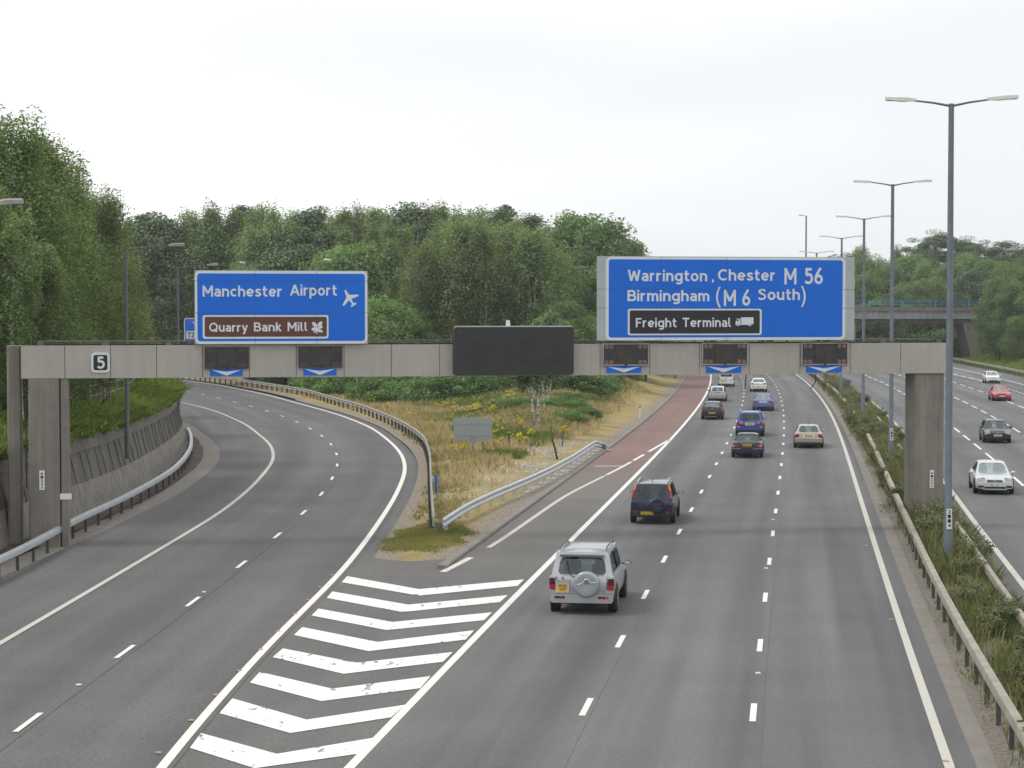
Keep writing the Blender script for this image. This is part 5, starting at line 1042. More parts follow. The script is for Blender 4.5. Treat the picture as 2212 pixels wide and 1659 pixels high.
# stony debris and litter by the new barrier
p, z = scatter(rg, 5200, 90, 136, lambda Y: isl_r(Y) - 9.5, lambda Y: isl_r(Y) - .4, island_z, lambda x, y, a, b, u: (x > np.array([isl_l(k) + 1.6 for k in y])) & (u < np.where(b < 1.5, .25, 1) * vnoise(x, y, .5) ** 1.5))
n = len(p); sz = rg.uniform(.03, .10, n); cube = np.array([(-1, -1, -.4), (1, -1, -.4), (1, 1, -.4), (-1, 1, -.4), (-.7, -.6, .6), (.6, -.7, .6), (.7, .7, .5), (-.6, .6, .6)])
V = (cube[None] * sz[:, None, None] * rg.uniform(.6, 1.5, (n, 1, 3)) + np.c_[p, z + .02][:, None]).reshape(-1, 3); fc = np.array([(0, 1, 5, 4), (1, 2, 6, 5), (2, 3, 7, 6), (3, 0, 4, 7), (4, 5, 6, 7)])
o = link('rubble', np_mesh('rubble', V, (np.arange(n)[:, None, None] * 8 + fc[None]).reshape(-1, 4)), M['rubble']); o['kind'] = 'stuff'
# ragwort in flower
def ragwort_mesh(seed):
    r = np.random.default_rng(seed); st = MB(); fl = []
    for i in range(5):
        a = r.uniform(0, 6.28); e = r.uniform(.05, .4); x, y, h = e * math.cos(a), e * math.sin(a), r.uniform(.65, 1.05); st.tube([(x * .2, y * .2, 0), (x * .7, y * .7, h * .6), (x, y, h)], .014, 4)
        c = np.array([(x, y, h)] * 9) + r.normal(0, .07, (9, 3)) * np.array([1, 1, .35]); fl.append(c)
    c = np.concatenate(fl); s = np.full((len(c), 3), .03); VN = leaves(r, c, s, 4, .065, 0, .35)
    sm = st.build('stem', M['ragwort_stem']); me = sm.data; bpy.data.objects.remove(sm)
    return me, leaf_mesh('flower', VN, M['ragwort_flower'])
RW = [ragwort_mesh(i) for i in range(3)]
for i, (px, py) in enumerate([(255, 505), (285, 515), (335, 530), (360, 530), (205, 562), (295, 608), (615, 560), (650, 550), (670, 560), (715, 575), (740, 590), (865, 560), (890, 562), (910, 568), (970, 545), (1075, 520), (1100, 535), (1050, 575), (1115, 578), (820, 620), (845, 632), (860, 622), (980, 622), (1000, 625), (870, 610), (1150, 655), (1180, 662), (1165, 650), (1225, 690), (1240, 690), (1430, 700), (1450, 708), (1435, 712), (590, 735), (605, 742), (1165, 780), (1190, 778), (705, 690), (990, 690), (1010, 720), (1110, 720), (1160, 735), (1030, 660), (930, 840), (920, 855), (1000, 835), (1010, 848), (740, 905), (790, 902), (810, 900), (710, 840), (440, 660), (1030, 700), (985, 760)]):
    x, y = P(*Q3((px, py + 14))); z = island_z(x, y); k = (CAM_H - z) / CAM_H; x, y = x * k, y * k; z = island_z(x, y); a, b = RW[i % 3]
    t = empty('ragwort', (x, y, z), rnd.uniform(0, 6), 'clump of yellow flowering ragwort in the dry grass of the island', 'wild flower', 'ragwort on the island'); t.scale = (.8, .8, .85)
    link('stem', a, M['ragwort_stem'], t); link('flower', b, M['ragwort_flower'], t)
# ---------------------------------------------------------------- vehicles
def lerp(a, b, t): return a + (b - a) * t
def window_frame(mb, c4, ins, n=2.2 + 4, off=0.0):
    """a face of the cabin (corners lower-left, lower-right, upper-right, upper-left) with a rounded hole; returns the hole's outline"""
    A, B, Cc, D = [Vector(c) for c in c4]
    f = lambda s, t: A * (1 - s) * (1 - t) + B * s * (1 - t) + Cc * s * t + D * (1 - s) * t
    per = []; k = 6
    for i in range(k): per.append((-1 + 2 * i / k, -1))
    for i in range(k): per.append((1, -1 + 2 * i / k))
    for i in range(k): per.append((1 - 2 * i / k, 1))
    for i in range(k): per.append((-1, 1 - 2 * i / k))
    l, r, b, t = ins; o_, i_ = [], []
    for x, y in per:
        q = (abs(x) ** n + abs(y) ** n) ** (1 / n); xi, yi = x / q, y / q
        o_.append(f((x + 1) / 2, (y + 1) / 2)); i_.append(f(l + (1 - l - r) * (xi + 1) / 2, b + (1 - b - t) * (yi + 1) / 2))
    m = len(per); mb.add(o_ + i_, [(j, (j + 1) % m, (j + 1) % m + m, j + m) for j in range(m)]); return i_
def plate(t, y, x, z, s, col, facing=-1, w_=.52, h=.115, two=None, tilt=0):
    mb = MB(); mb.prism(rrect(-w_ / 2, -h / 2, w_ / 2, h / 2, .012), 0, .012); p = mb.build('number_plate', col, t, loc=(x, y, z), rz=0 if facing < 0 else math.pi); mb = MB()
    if two: put_text(mb, s, -w_ * .42, w_ * .42, h * .06, h * .36, -.004, .02); put_text(mb, two, -w_ * .32, w_ * .36, -h * .42, h * .36, -.004, .02)
    else: put_text(mb, s, -w_ * .44, w_ * .44, -h * .33, h * .66, -.004, .02)
    mb.build('lettering', M['plate_ink'], p); return p
def car(name, label, x, y, head, S, group='vehicles on the motorway'):
    """S: dimensions and details. The car's own +y is forward; its origin lies under the middle of the rear (or front) axle side given by S['ref']"""
    Ln, W, H = S['L'], S['W'], S['H']; hw = W / 2; yr, yf = -Ln / 2, Ln / 2; rw = S.get('rw', .31); zb = S.get('zb', .24)
    t = empty(name, (x, y, 0), -head, label, S.get('cat', 'car'), group); pm = S['paint']; zs = S['belt']
    # lower body: stations from tail to nose (y, top height, half width share, underside)
    st = []
    for yy, zt, ww, ub in S['body']: st.append((yr + (yf - yr) * yy, zt, hw * ww, zb + ub))
    Yd = np.linspace(0, 1, 44); ky = [a[0] for a in S['body']]; ds = []
    for q in sorted(set(list(np.round(np.concatenate([Yd, np.array(ky)]), 4)))): ds.append((yr + (yf - yr) * q, np.interp(q, ky, [a[1] for a in S['body']]), hw * np.interp(q, ky, [a[2] for a in S['body']]), zb + np.interp(q, ky, [a[3] for a in S['body']])))
    rings = []
    for yy, zt, ww, b in ds:
        h = zt - b; half = [(0, b), (ww * .8, b), (ww * .95, b + .035), (ww * .985, b + h * .18), (ww, b + h * .48), (ww * .992, b + h * .68), (ww * .965, zt - h * .10), (ww * .93, zt - .025), (ww * .87, zt), (ww * .45, zt + .022), (0, zt + .028)]
        rings.append([(px, yy, pz_) for px, pz_ in half] + [(-px, yy, pz_) for px, pz_ in half[-2:0:-1]])
    mb = MB(); mb.loft(rings); mb.build('body', pm, t, smooth=38)
    # cabin: pillars and roof round open windows
    g = S['cabin']; y0, y1, y2, y3 = [yr + (yf - yr) * q for q in g['y']]; z0, z3, zr = g['z0'], g['z3'], H - .05; wb, wr = hw * g['wb'], hw * g['wr']; wb3 = hw * g.get('wf', g['wb'])
    z0 -= .03; z3 -= .03
    LB, RB, LT, RT = (-wb, y0, z0), (wb, y0, z0), (-wr, y1, zr), (wr, y1, zr); LF, RF, LTF, RTF = (-wb3, y3, z3), (wb3, y3, z3), (-wr, y2, zr), (wr, y2, zr)
    mb = MB(); ins = g.get('rw', (.09, .09, .12, .10)); holes = [('rear_window', window_frame(mb, (LB, RB, RT, LT), ins))]
    holes.append(('windscreen', window_frame(mb, (RF, LF, LTF, RTF), (.06, .06, .05, .07)))); si = g.get('sw', (.13, .10, .09, .12))
    holes.append(('side_window', window_frame(mb, (LF, LB, LT, LTF), (si[1], si[0], si[2], si[3])))); holes.append(('side_window', window_frame(mb, (RB, RF, RTF, RT), si)))
    nx, ny = 10, 8; V = []
    for j in range(ny + 1):
        for i in range(nx + 1):
            u, v = i / nx * 2 - 1, j / ny; V.append((wr * u, lerp(y1, y2, v), zr + .055 * (1 - u ** 4) * (1 - abs(2 * v - 1) ** 5) ** 1))
    mb.add(V, [(j * (nx + 1) + i, j * (nx + 1) + i + 1, (j + 1) * (nx + 1) + i + 1, (j + 1) * (nx + 1) + i) for j in range(ny) for i in range(nx)])
    mb.build('roof', S.get('roof', pm), t, smooth=30)
    for nm, h in holes:
        mb = MB(); c = Vector((0, lerp(y1, y2, .5), (z0 + zr) / 2)); nrm = (h[6] - h[0]).cross(h[12] - h[6]).normalized(); 
        if nrm.dot(sum(h, Vector()) / len(h) - c) < 0: nrm = -nrm
        mb.add([tuple(p - nrm * .012) for p in h], [tuple(range(len(h)))]); mb.build(nm, S.get('glass', M['glass']), t)
        if nm == 'side_window':
            a = h[0] * .5 + h[6] * .5; b = h[18] * .5 + h[12] * .5; mb = MB(); mb.tube([tuple(a + nrm * .004), tuple(b + nrm * .004)], .035, 4); mb.build('door_pillar', M['black_trim'], t)
    mb = MB(); zf = max(z0, z3) - .02; mb.box((0, (y0 + y3) / 2, zf - .04), (wb * 1.9, (y3 - y0) * .96, .04)); mb.build('interior', M['interior'], t)
    ys = [lerp(y0, y3, .52), lerp(y0, y3, .26)] if S.get('seats', 2) == 2 else [lerp(y0, y3, .52)]
    for q in ys:
        for sx in (-1, 1):
            mb = MB(); mb.box((sx * wb * .45, q, zf + .12), (.42, .12, .3), 0, .85); mb.box((sx * wb * .45, q, zf + .34), (.24, .09, .15), 0, .8); mb.build('seat', M['seat'], t)
    # wheels and arches
    wy = S.get('wheels', (yr + .78, yf - .88))
    for q in wy:
        for sx in (-1, 1):
            wd = S.get('tw', .2); cx = sx * (hw - wd / 2 - .015)
            mb = MB(); mb.disc((sx * (hw * .985), q, rw + .035), rw + .075, .06, 24, 'x'); mb.build('wheel_arch', M['black_trim'], t)
            mb = MB(); rr = []
            for dx, r_ in ((-wd / 2, rw * .7), (-wd / 2, rw * .93), (-wd * .38, rw), (wd * .38, rw), (wd / 2, rw * .93), (wd / 2, rw * .7)):
                rr.append([(cx + sx * dx + sx * .045, q + r_ * math.cos(a), rw + r_ * math.sin(a)) for a in [2 * math.pi * k / 22 for k in range(22)]])
            mb.loft(rr); wh = mb.build('wheel', M['tyre'], t, smooth=50)
            mb = MB(); ex = cx + sx * (wd / 2 + .047); mb.disc((ex, q, rw), rw * .68, .02, 18, 'x'); rim = mb.build('rim', M['black_trim'], wh)
            mb = MB()
            for k in range(5):
                a = 2 * math.pi * k / 5 + .3; mb.box((ex + sx * .012, q + rw * .36 * math.cos(a), rw + rw * .36 * math.sin(a)), (.02, .09, .09))
                mb.add([(ex + sx * .014, q + rw * r_ * math.cos(a + da), rw + rw * r_ * math.sin(a + da)) for r_, da in ((.08, -.6), (.66, -.2), (.66, .2), (.08, .6))], [(0, 1, 2, 3)])
            mb.loft([[(ex + sx * .01, q + rw * r_ * math.cos(a), rw + rw * r_ * math.sin(a)) for a in [2 * math.pi * k / 20 for k in range(20)]] for r_ in (.6, .69)], False); mb.build('spoke_pattern', M['rim'], rim)
    # underside shadow board
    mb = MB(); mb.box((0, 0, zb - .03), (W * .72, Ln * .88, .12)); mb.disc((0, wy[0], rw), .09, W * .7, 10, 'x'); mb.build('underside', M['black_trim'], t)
    # mirrors
    for sx in (-1, 1):
        mb = MB(); q = (sx * (wb3 + .17), y3 - S.get('mir', .42), z3 + .07); mw = S.get('mirw', .2); mb.loft([[(q[0] + a * mw / 2 * k, q[1] + d_, q[2] + b * .065 * k) for a, b in ((-1, -.6), (-.6, -1), (.6, -1), (1, -.6), (1, .6), (.6, 1), (-.6, 1), (-1, .6))] for d_, k in ((-.05, .92), (-.02, 1), (.06, .9), (.1, .5))]); mb.box((sx * (wb3 + .04), q[1], q[2] - .04), (.14, .05, .04))
        mi = mb.build('mirror', S.get('mirror', M['black_trim']), t, smooth=40); mb = MB(); mb.box((q[0], q[1] - .052, q[2]), (mw * .8, .006, .1)); mb.build('mirror_glass', M['lens_clear'], mi)
    # details given as boxes: (part name, material, x, y-from, z, sizes, mirror both sides?)
    for d_ in S.get('parts', ()):
        nm, m, px, py, pz_, sx_, sy_, sz_, both = d_[:9]; r_ = d_[9] if len(d_) > 9 else min(sx_, sz_) * .3
        yy = yr + py if S['rear'] else yf - py
        for sg in ((-1, 1) if both else (1,)):
            mb = MB(); pts = rrect(-sx_ / 2, -sz_ / 2, sx_ / 2, sz_ / 2, r_, 4)
            if len(d_) > 10: pts = [(a * (1) + b * d_[10] , b + a * d_[11] if len(d_) > 11 else b) for a, b in pts]
            if sg < 0: pts = [(-a, b) for a, b in pts]
            mb.prism(pts, -sy_ / 2, sy_ / 2); mb.build(nm, m, t, loc=(sg * px, yy, pz_), smooth=30)
    for pl_ in S.get('plates', ()):
        plate(t, (yr - pl_.get('o', .02)) if S['rear'] else (yf + pl_.get('o', .02)), pl_['x'], pl_['z'], pl_['s'], M[pl_['c']], -1 if S['rear'] else 1, pl_.get('w', .52), pl_.get('h', .115), pl_.get('two'))
    if S.get('rails'):
        for sx in (-1, 1):
            mb = MB(); a, b = lerp(y1, y2, .06), lerp(y1, y2, .86); zq = zr + .045; mb.tube([(sx * wr * .9, a, zq), (sx * wr * .9, a + .12, zq + .075), (sx * wr * .9, b - .12, zq + .075), (sx * wr * .9, b, zq)], .026, 6); mb.build('roof_rail', S['rails'], t, smooth=40)
    if S.get('spoiler'):
        mb = MB(); mb.loft([[(-wr * 1.02, y1 + a, zr + b), (wr * 1.02, y1 + a, zr + b), (wr * 1.02, y1 + a, zr + b - .05), (-wr * 1.02, y1 + a, zr + b - .05)] for a, b in ((-.1, .0), (.14, .045))]); mb.build('spoiler', pm, t, bevel=.015)
    if S.get('wiper'):
        a, b = Vector(LB), Vector(RB); up = (Vector(LT) - Vector(LB)); mb = MB(); p0 = a.lerp(b, .5) + up * .1; p1 = a.lerp(b, .2) + up * .16; o_ = Vector((0, -.02, .01)); mb.tube([tuple(p0 + o_), tuple(p1 + o_)], .014, 5); mb.build('wiper', M['black_trim'], t)
    if S.get('aerial'):
        mb = MB(); mb.tube([(0, lerp(y1, y2, S['aerial']), zr + .04), (0, lerp(y1, y2, S['aerial']) - .12, zr + .26)], .012, 5); mb.build('aerial', M['black_trim'], t)
    if S.get('spare'):
        sx_, sz_, r_, m = S['spare']; mb = MB(); yy = yr - .03
        rr = [[(sx_ + q * math.cos(a), yy + dy, sz_ + q * math.sin(a)) for a in [2 * math.pi * k / 36 for k in range(36)]] for dy, q in ((.06, r_ * .96), (-.13, r_), (-.19, r_ * .985), (-.215, r_ * .93), (-.225, r_ * .8), (-.2, r_ * .3))]
        mb.loft(rr); sp_ = mb.build('spare_wheel', m, t, smooth=50); return t, sp_, yr
    return t, None, yr
SAL = [(0, .72, .84, .12), (.008, .88, .92, .06), (.03, .945, .965, .03), (.1, .965, .99, .01), (.2, .955, 1, 0), (.5, .93, 1, 0), (.68, .90, 1, 0), (.82, .84, .985, .01), (.93, .76, .95, .03), (.985, .64, .86, .06), (1, .52, .76, .1)]
HAT = [(0, .70, .87, .12), (.008, .93, .95, .06), (.03, 1.0, .98, .03), (.12, .99, 1, 0), (.5, .95, 1, 0), (.70, .93, 1, 0), (.82, .86, .98, .01), (.93, .77, .94, .03), (.985, .66, .86, .06), (1, .54, .78, .1)]
SUV = [(0, .95, .93, .10), (.006, 1.06, .965, .05), (.02, 1.1, .985, .02), (.12, 1.10, 1, 0), (.5, 1.07, 1, 0), (.72, 1.06, 1, 0), (.85, 1.02, .985, .02), (.95, .92, .95, .05), (1, .72, .86, .12)]
VAN = [(0, 1.0, .96, .10), (.006, 1.08, .985, .05), (.02, 1.1, 1, .02), (.5, 1.05, 1, 0), (.75, 1.0, 1, 0), (.88, .9, .97, .03), (1, .62, .84, .1)]
def up(b, k): return [(a, z * k if z < 2 else z, w_, u) for a, z, w_, u in b]
pt = carpaint
silver = pt('paint_silver', (.45, .46, .475), .5, .3); silver2 = pt('paint_pale_silver', (.62, .64, .66), .4, .32); navy = pt('paint_navy', (.012, .017, .055), .3); blk = pt('paint_black', (.012, .012, .016), .2); champ = pt('paint_champagne', (.40, .36, .31), .5, .33)
blue = pt('paint_blue', (.045, .10, .32), .45); paleblue = pt('paint_steel_blue', (.10, .18, .40), .45); green = pt('paint_green', (.022, .034, .03), .35); white = pt('paint_white', (.78, .78, .77), 0, .35); red = pt('paint_red', (.50, .028, .045), .15); greysil = pt('paint_grey_silver', (.36, .40, .41), .5, .33); whitegrey = pt('paint_plain_white', (.72, .73, .73), 0, .4)
def road_heading(y): i = min(int(y * 2), len(_T) - 1); return math.atan2(_T[i][0], _T[i][1])
def rear_spot(px, py): return P(px, py)
def place_rear(px, py, L, rw=.31, ov=.78):
    """centre of a car whose rear tyres touch the road at this photo point"""
    x, y = P(px, py); h = road_heading(y); d_ = L / 2 - ov + rw * .4
    return x + math.sin(h) * d_, y + math.cos(h) * d_, h
LR, LDK, LO, LC, BT_, CHR = M['lens_red'], M['lens_dark'], M['lens_orange'], M['lens_clear'], M['black_trim'], M['chrome']
# 1 silver off-roader with a spare wheel
S = dict(L=4.75, W=1.88, H=1.84, rw=.37, zb=.36, tw=.26, belt=0, rear=True, paint=silver, body=up(SUV, 1.04), cabin=dict(y=(.012, .05, .60, .72), z0=1.13, z3=1.12, wb=.95, wr=.80, rw=(.10, .10, .04, .20), sw=(.06, .12, .1, .12)), rails=M['lamp_dark'], mirw=.22, mir=.3, wheels=(-1.62, 1.5), wiper=0, glass=M['glass_mid'],
         parts=[('tail_light', LDK, .85, -.012, .94, .17, .13, .24, True, .04), ('tail_light_lens', LR, .85, -.018, .80, .165, .13, .15, True, .04), ('indicator', LC, .85, -.012, 1.08, .15, .12, .09, True, .03), ('bumper', silver, 0, .0, .48, 1.82, .2, .26, False, .08), ('bumper_corner', silver, .80, .02, .67, .24, .14, .10, True, .03),
                ('reflector', LDK, .63, -.105, .51, .30, .02, .07, True, .03), ('reflector_lens', LR, .59, -.115, .51, .12, .02, .06, True, .02), ('indicator_lamp', LO, .72, -.118, .505, .07, .02, .05, False, .02), ('plate_surround', silver2, -.56, -.02, .80, .40, .07, .33, False, .03), ('plate_hood', silver, -.56, -.05, .985, .42, .1, .06, False, .02), ('door_gap', BT_, 0, -.008, .60, 1.48, .03, .02, False, .005), ('door_gap', BT_, .735, -.006, .84, .014, .03, .5, True, .004), ('spoiler', M['lamp_dark'], 0, .07, 1.70, 1.28, .18, .05, False, .02)],
         plates=[dict(x=-.555, z=.78, s='WU52', two='YNT', c='plate_yellow', w=.29, h=.22, o=.07)], spare=(.16, .90, .385, greysil))
x, y, h = place_rear(1261.5, 1321, 4.75, .37, .76); t, sp_, yr = car('off_road_car', 'silver off road car with a silver spare wheel cover, nearest to the chevrons', x, y, h, S)
yq = yr - .03 - .226
mb = MB(); wv = [(-.26, -.03), (-.16, -.005), (-.1, .04), (-.055, .115), (0, .14), (.055, .115), (.1, .05), (.16, .03), (.29, .04)]
mb.tube([(.16 + a, yq + .006, .93 + b) for a, b in wv], .012, 5); mb.build('embossed_line', silver2, sp_)
mb = MB(); q = .035
for cx, cz in ((0, .03), (-.027, -.018), (.027, -.018)): mb.prism([(.16 + cx, .96 + cz + q), (.16 + cx + q * .55, .96 + cz), (.16 + cx, .96 + cz - q * .9), (.16 + cx - q * .55, .96 + cz)], yq + .002, yq + .008)
mb.build('emblem', M['lamp_pole'], sp_)
mb = MB(); q = .028
for cx, cz in ((0, .025), (-.022, -.014), (.022, -.014)): mb.prism([(-.55 + cx, 1.05 + cz + q), (-.55 + cx + q * .6, 1.05 + cz), (-.55 + cx, 1.05 + cz - q * .9), (-.55 + cx - q * .6, 1.05 + cz)], yr - .012, yr - .002)
mb.build('emblem', BT_, t)
mb = MB(); mb.tube([(-.02, yr - .03, 1.02), (-.3, yr - .02, 1.12), (-.38, yr + .03, 1.24), (-.46, yr + .12, 1.56)], .013, 5); mb.build('wiper', BT_, t)
# 2 dark blue off-roader
S = dict(L=4.5, W=1.78, H=1.68, rw=.34, zb=.36, tw=.22, belt=0, rear=True, paint=navy, roof=pt('paint_roof_sheen', (.03, .036, .06), .4), body=up(SUV, .96), cabin=dict(y=(.012, .075, .58, .73), z0=1.05, z3=1.03, wb=.95, wr=.76, rw=(.12, .12, .03, .12), sw=(.05, .11, .1, .12)), rails=M['galv'], mirw=.24, mir=.35, wheels=(-1.45, 1.42), glass=M['glass_dark'], aerial=.03,  # roof: navy lightened, sky sheen put into the colour
         parts=[('bumper', BT_, 0, -.02, .47, 1.70, .22, .26, False, .07), ('reflector', LR, .66, -.135, .52, .14, .02, .07, True, .03), ('door_handle', CHR, -.06, -.0, .98, .1, .04, .05, False, .02), ('lower_trim', navy, 0, -.0, .68, 1.6, .05, .14, False, .04)],
         plates=[dict(x=-.18, z=.47, s='KS02 NWH', c='plate_yellow', o=.135)], spare=(.26, .78, .34, navy))
x, y, h = place_rear(1410.5, 1129, 4.5, .34, .8); t, sp_, yr = car('off_road_car', 'dark navy blue off road car with spare wheel and tall red pillar lights', x, y, h, S)
mb = MB(); put_text(mb, 'HONDA', .26 - .14, .26 + .14, .83, .055, yr - .03 - .228, .03); mb.build('lettering', M['lamp_pole'], sp_)
mb = MB(); put_text(mb, 'CR-V', -.62, -.2, .74, .05, yr - .02, .02); mb.build('lettering', M['lamp_pole'], t)
hw = .89
for sx in (-1, 1):
    y0, y1 = yr + .012 * 4.5, yr + .075 * 4.5
    for m, a, b in ((LR, .02, .6), (LO, .6, 1.0)):
        mb = MB(); ring = []
        for q in (a, b): xx = lerp(hw * .93, hw * .77, q); yy = lerp(y0, y1, q) - .03; zz = lerp(1.04, 1.62, q); ring.append([(sx * (xx - .05), yy - .02, zz), (sx * (xx + .03), yy, zz), (sx * (xx + .035), yy + .08, zz), (sx * (xx - .05), yy + .06, zz)])
        mb.loft(ring); mb.build('tail_light', m, t, bevel=.01)
# 3 black saloon with chrome strips
S = dict(L=4.75, W=1.80, H=1.40, rw=.31, zb=.25, belt=0, rear=True, paint=blk, roof=blk, body=SAL, cabin=dict(y=(.16, .31, .52, .72), z0=.97, z3=.92, wb=.88, wr=.66, rw=(.09, .09, .08, .08)), mirror=blk, parts=[('tail_light', LR, .68, -.012, .76, .30, .09, .17, True, .08, .25), ('reversing_light', LC, .79, -.02, .72, .12, .09, .07, True, .03), ('boot_strip', CHR, 0, -.02, .885, .84, .03, .04, False, .018), ('bumper', navy, 0, -.03, .47, 1.72, .2, .26, False, .08), ('bumper_strip', CHR, .62, -.135, .575, .54, .02, .035, True, .015, 0, .08), ('exhaust', BT_, .5, -.1, .3, .5, .1, .06, False, .02)], plates=[dict(x=0, z=.77, s='BX03 FRD', c='plate_yellow', o=.03)])
x, y, h = place_rear(1614.4, 988, 4.75); car('saloon_car', 'black saloon with bright chrome strips close behind the bright blue off road car', x, y, h, S)
# 4 champagne saloon
S = dict(L=4.73, W=1.81, H=1.43, rw=.31, zb=.24, belt=0, rear=True, paint=champ, roof=pt('paint_champagne_roof_sheen', (.46, .43, .39), .45), body=up(SAL, 1.03), cabin=dict(y=(.10, .27, .52, .73), z0=.99, z3=.93, wb=.90, wr=.68, rw=(.08, .08, .07, .08)), wiper=1, aerial=.05, parts=[('tail_light', LR, .73, -.012, .80, .25, .1, .22, True, .06, -.35), ('tail_light_lens', LDK, .77, -.022, .76, .14, .1, .12, True, .04), ('plate_recess', whitegrey, 0, -.015, .79, .72, .03, .15, False, .03, .2), ('bumper', champ, 0, -.03, .52, 1.74, .2, .24, False, .08), ('bumper_strip', whitegrey, 0, -.12, .655, 1.6, .08, .05, False, .02), ('diffuser', BT_, 0, -.06, .33, 1.5, .12, .14, False, .05)], plates=[dict(x=0, z=.79, s='MT04 KZE', c='plate_yellow', o=.04)])  # roof is a paler copy of the body paint, skylight painted in
x, y, h = place_rear(1746.5, 967, 4.73); car('saloon_car', 'beige silver saloon alone in the lane beside the central reserve', x, y, h, S)
# 5 bright blue large off-roader
S = dict(L=4.67, W=1.90, H=1.72, rw=.36, zb=.34, tw=.27, belt=0, rear=True, paint=blue, body=SUV, cabin=dict(y=(.015, .085, .55, .72), z0=1.12, z3=1.10, wb=.94, wr=.74, rw=(.08, .08, .05, .10)), rails=M['lamp_pole'], glass=M['glass_dark'], mirw=.24, wiper=1, parts=[('tail_light', LR, .69, -.014, .90, .38, .1, .2, True, .06, .1), ('tail_light_lens', LC, .60, -.022, .96, .16, .1, .06, True, .02), ('bumper', blue, 0, -.03, .58, 1.84, .2, .2, False, .07), ('lower_bumper', BT_, 0, -.02, .42, 1.7, .18, .18, False, .05), ('plate_surround', whitegrey, 0, -.02, .88, .62, .03, .18, False, .03), ('reflector', LC, .78, -.13, .70, .2, .02, .05, True, .02), ('emblem', CHR, 0, -.015, 1.04, .08, .02, .08, False, .039)], plates=[dict(x=0, z=.885, s='V12 RGS', c='plate_yellow', o=.04)])
x, y, h = place_rear(1620, 942, 4.67, .36, .85); car('off_road_car', 'bright blue large off road car directly ahead of the black saloon', x, y, h, S)
# 6 dark green hatchback
S = dict(L=4.15, W=1.70, H=1.43, rw=.3, zb=.24, belt=0, rear=True, paint=green, roof=pt('paint_green_roof_sheen', (.06, .075, .075), .4), body=HAT, cabin=dict(y=(.012, .11, .55, .74), z0=.99, z3=.95, wb=.92, wr=.70, rw=(.12, .12, .03, .08)), glass=M['glass_dark'], wiper=1, aerial=.1, parts=[('tail_light', LR, .70, -.012, .82, .22, .1, .24, True, .05), ('bumper', green, 0, -.03, .50, 1.64, .2, .28, False, .08), ('emblem', CHR, 0, -.012, .90, .11, .02, .11, False, .054), ('exhaust', CHR, -.1, -.06, .27, 1.0, .05, .03, False, .01)], plates=[dict(x=0, z=.56, s='R418 DJA', c='plate_yellow', o=.135)])  # roof repeats the body green, greyed and lightened as painted sky sheen
x, y, h = place_rear(1538.6, 906, 4.15, .3, .7); car('hatchback_car', 'dark green hatchback next to the red shoulder', x, y, h, S)
# 7 steel blue saloon
S = dict(L=4.5, W=1.76, H=1.42, rw=.31, zb=.24, belt=0, rear=True, paint=paleblue, body=SAL, cabin=dict(y=(.14, .29, .52, .72), z0=.98, z3=.93, wb=.89, wr=.67, rw=(.07, .07, .07, .08)), parts=[('tail_light', LR, .66, -.012, .80, .30, .09, .2, True, .06, -.2), ('plate_surround', whitegrey, 0, -.012, .80, .62, .03, .16, False, .03, .15), ('bumper', paleblue, 0, -.03, .50, 1.68, .2, .26, False, .08), ('bumper_strip', paleblue, 0, -.12, .42, 1.3, .1, .04, False, .015)], plates=[dict(x=0, z=.80, s='LK54 WPO', c='plate_white', o=.035)])
x, y, h = place_rear(1648.5, 887, 4.5); car('saloon_car', 'steel blue saloon ahead of the bright blue off road car', x, y, h, S)
# 8 grey silver hatchback
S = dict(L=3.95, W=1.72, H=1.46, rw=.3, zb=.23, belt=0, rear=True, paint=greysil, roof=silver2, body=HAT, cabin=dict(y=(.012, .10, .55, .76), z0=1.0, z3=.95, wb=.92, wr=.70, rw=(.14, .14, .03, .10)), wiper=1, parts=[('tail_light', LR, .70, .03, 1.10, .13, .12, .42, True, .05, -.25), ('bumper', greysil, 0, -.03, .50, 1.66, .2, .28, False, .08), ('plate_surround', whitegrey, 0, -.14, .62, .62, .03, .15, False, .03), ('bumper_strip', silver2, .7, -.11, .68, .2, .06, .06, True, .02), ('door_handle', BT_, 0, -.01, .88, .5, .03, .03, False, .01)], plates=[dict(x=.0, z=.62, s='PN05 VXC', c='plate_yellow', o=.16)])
x, y, h = place_rear(1549.7, 867, 3.95, .3, .65); car('hatchback_car', 'grey silver hatchback with high red lights, ahead of the dark green hatchback', x, y, h, S)
# 9 white hatchback
S = dict(L=4.24, W=1.76, H=1.44, rw=.31, zb=.22, belt=0, rear=True, paint=white, body=HAT, cabin=dict(y=(.03, .15, .54, .76), z0=1.02, z3=.96, wb=.91, wr=.68, rw=(.07, .07, .06, .12)), glass=M['glass_dark'], mirror=BT_, parts=[('tail_light', LDK, .66, -.012, .88, .28, .1, .12, True, .04, .5), ('bumper', white, 0, -.03, .48, 1.70, .2, .3, False, .09), ('bumper_slot', BT_, .55, -.135, .56, .4, .02, .04, True, .015), ('diffuser', BT_, 0, -.1, .33, 1.2, .1, .07, False, .03), ('boot_line', BT_, 0, -.014, .78, 1.0, .02, .025, False, .01)], plates=[dict(x=0, z=.55, s='DG07 OYB', c='plate_yellow', o=.14)])
x, y, h = place_rear(1638.4, 846, 4.24, .31, .72); car('hatchback_car', 'white hatchback just under the gantry beam, ahead of the steel blue saloon', x, y, h, S)
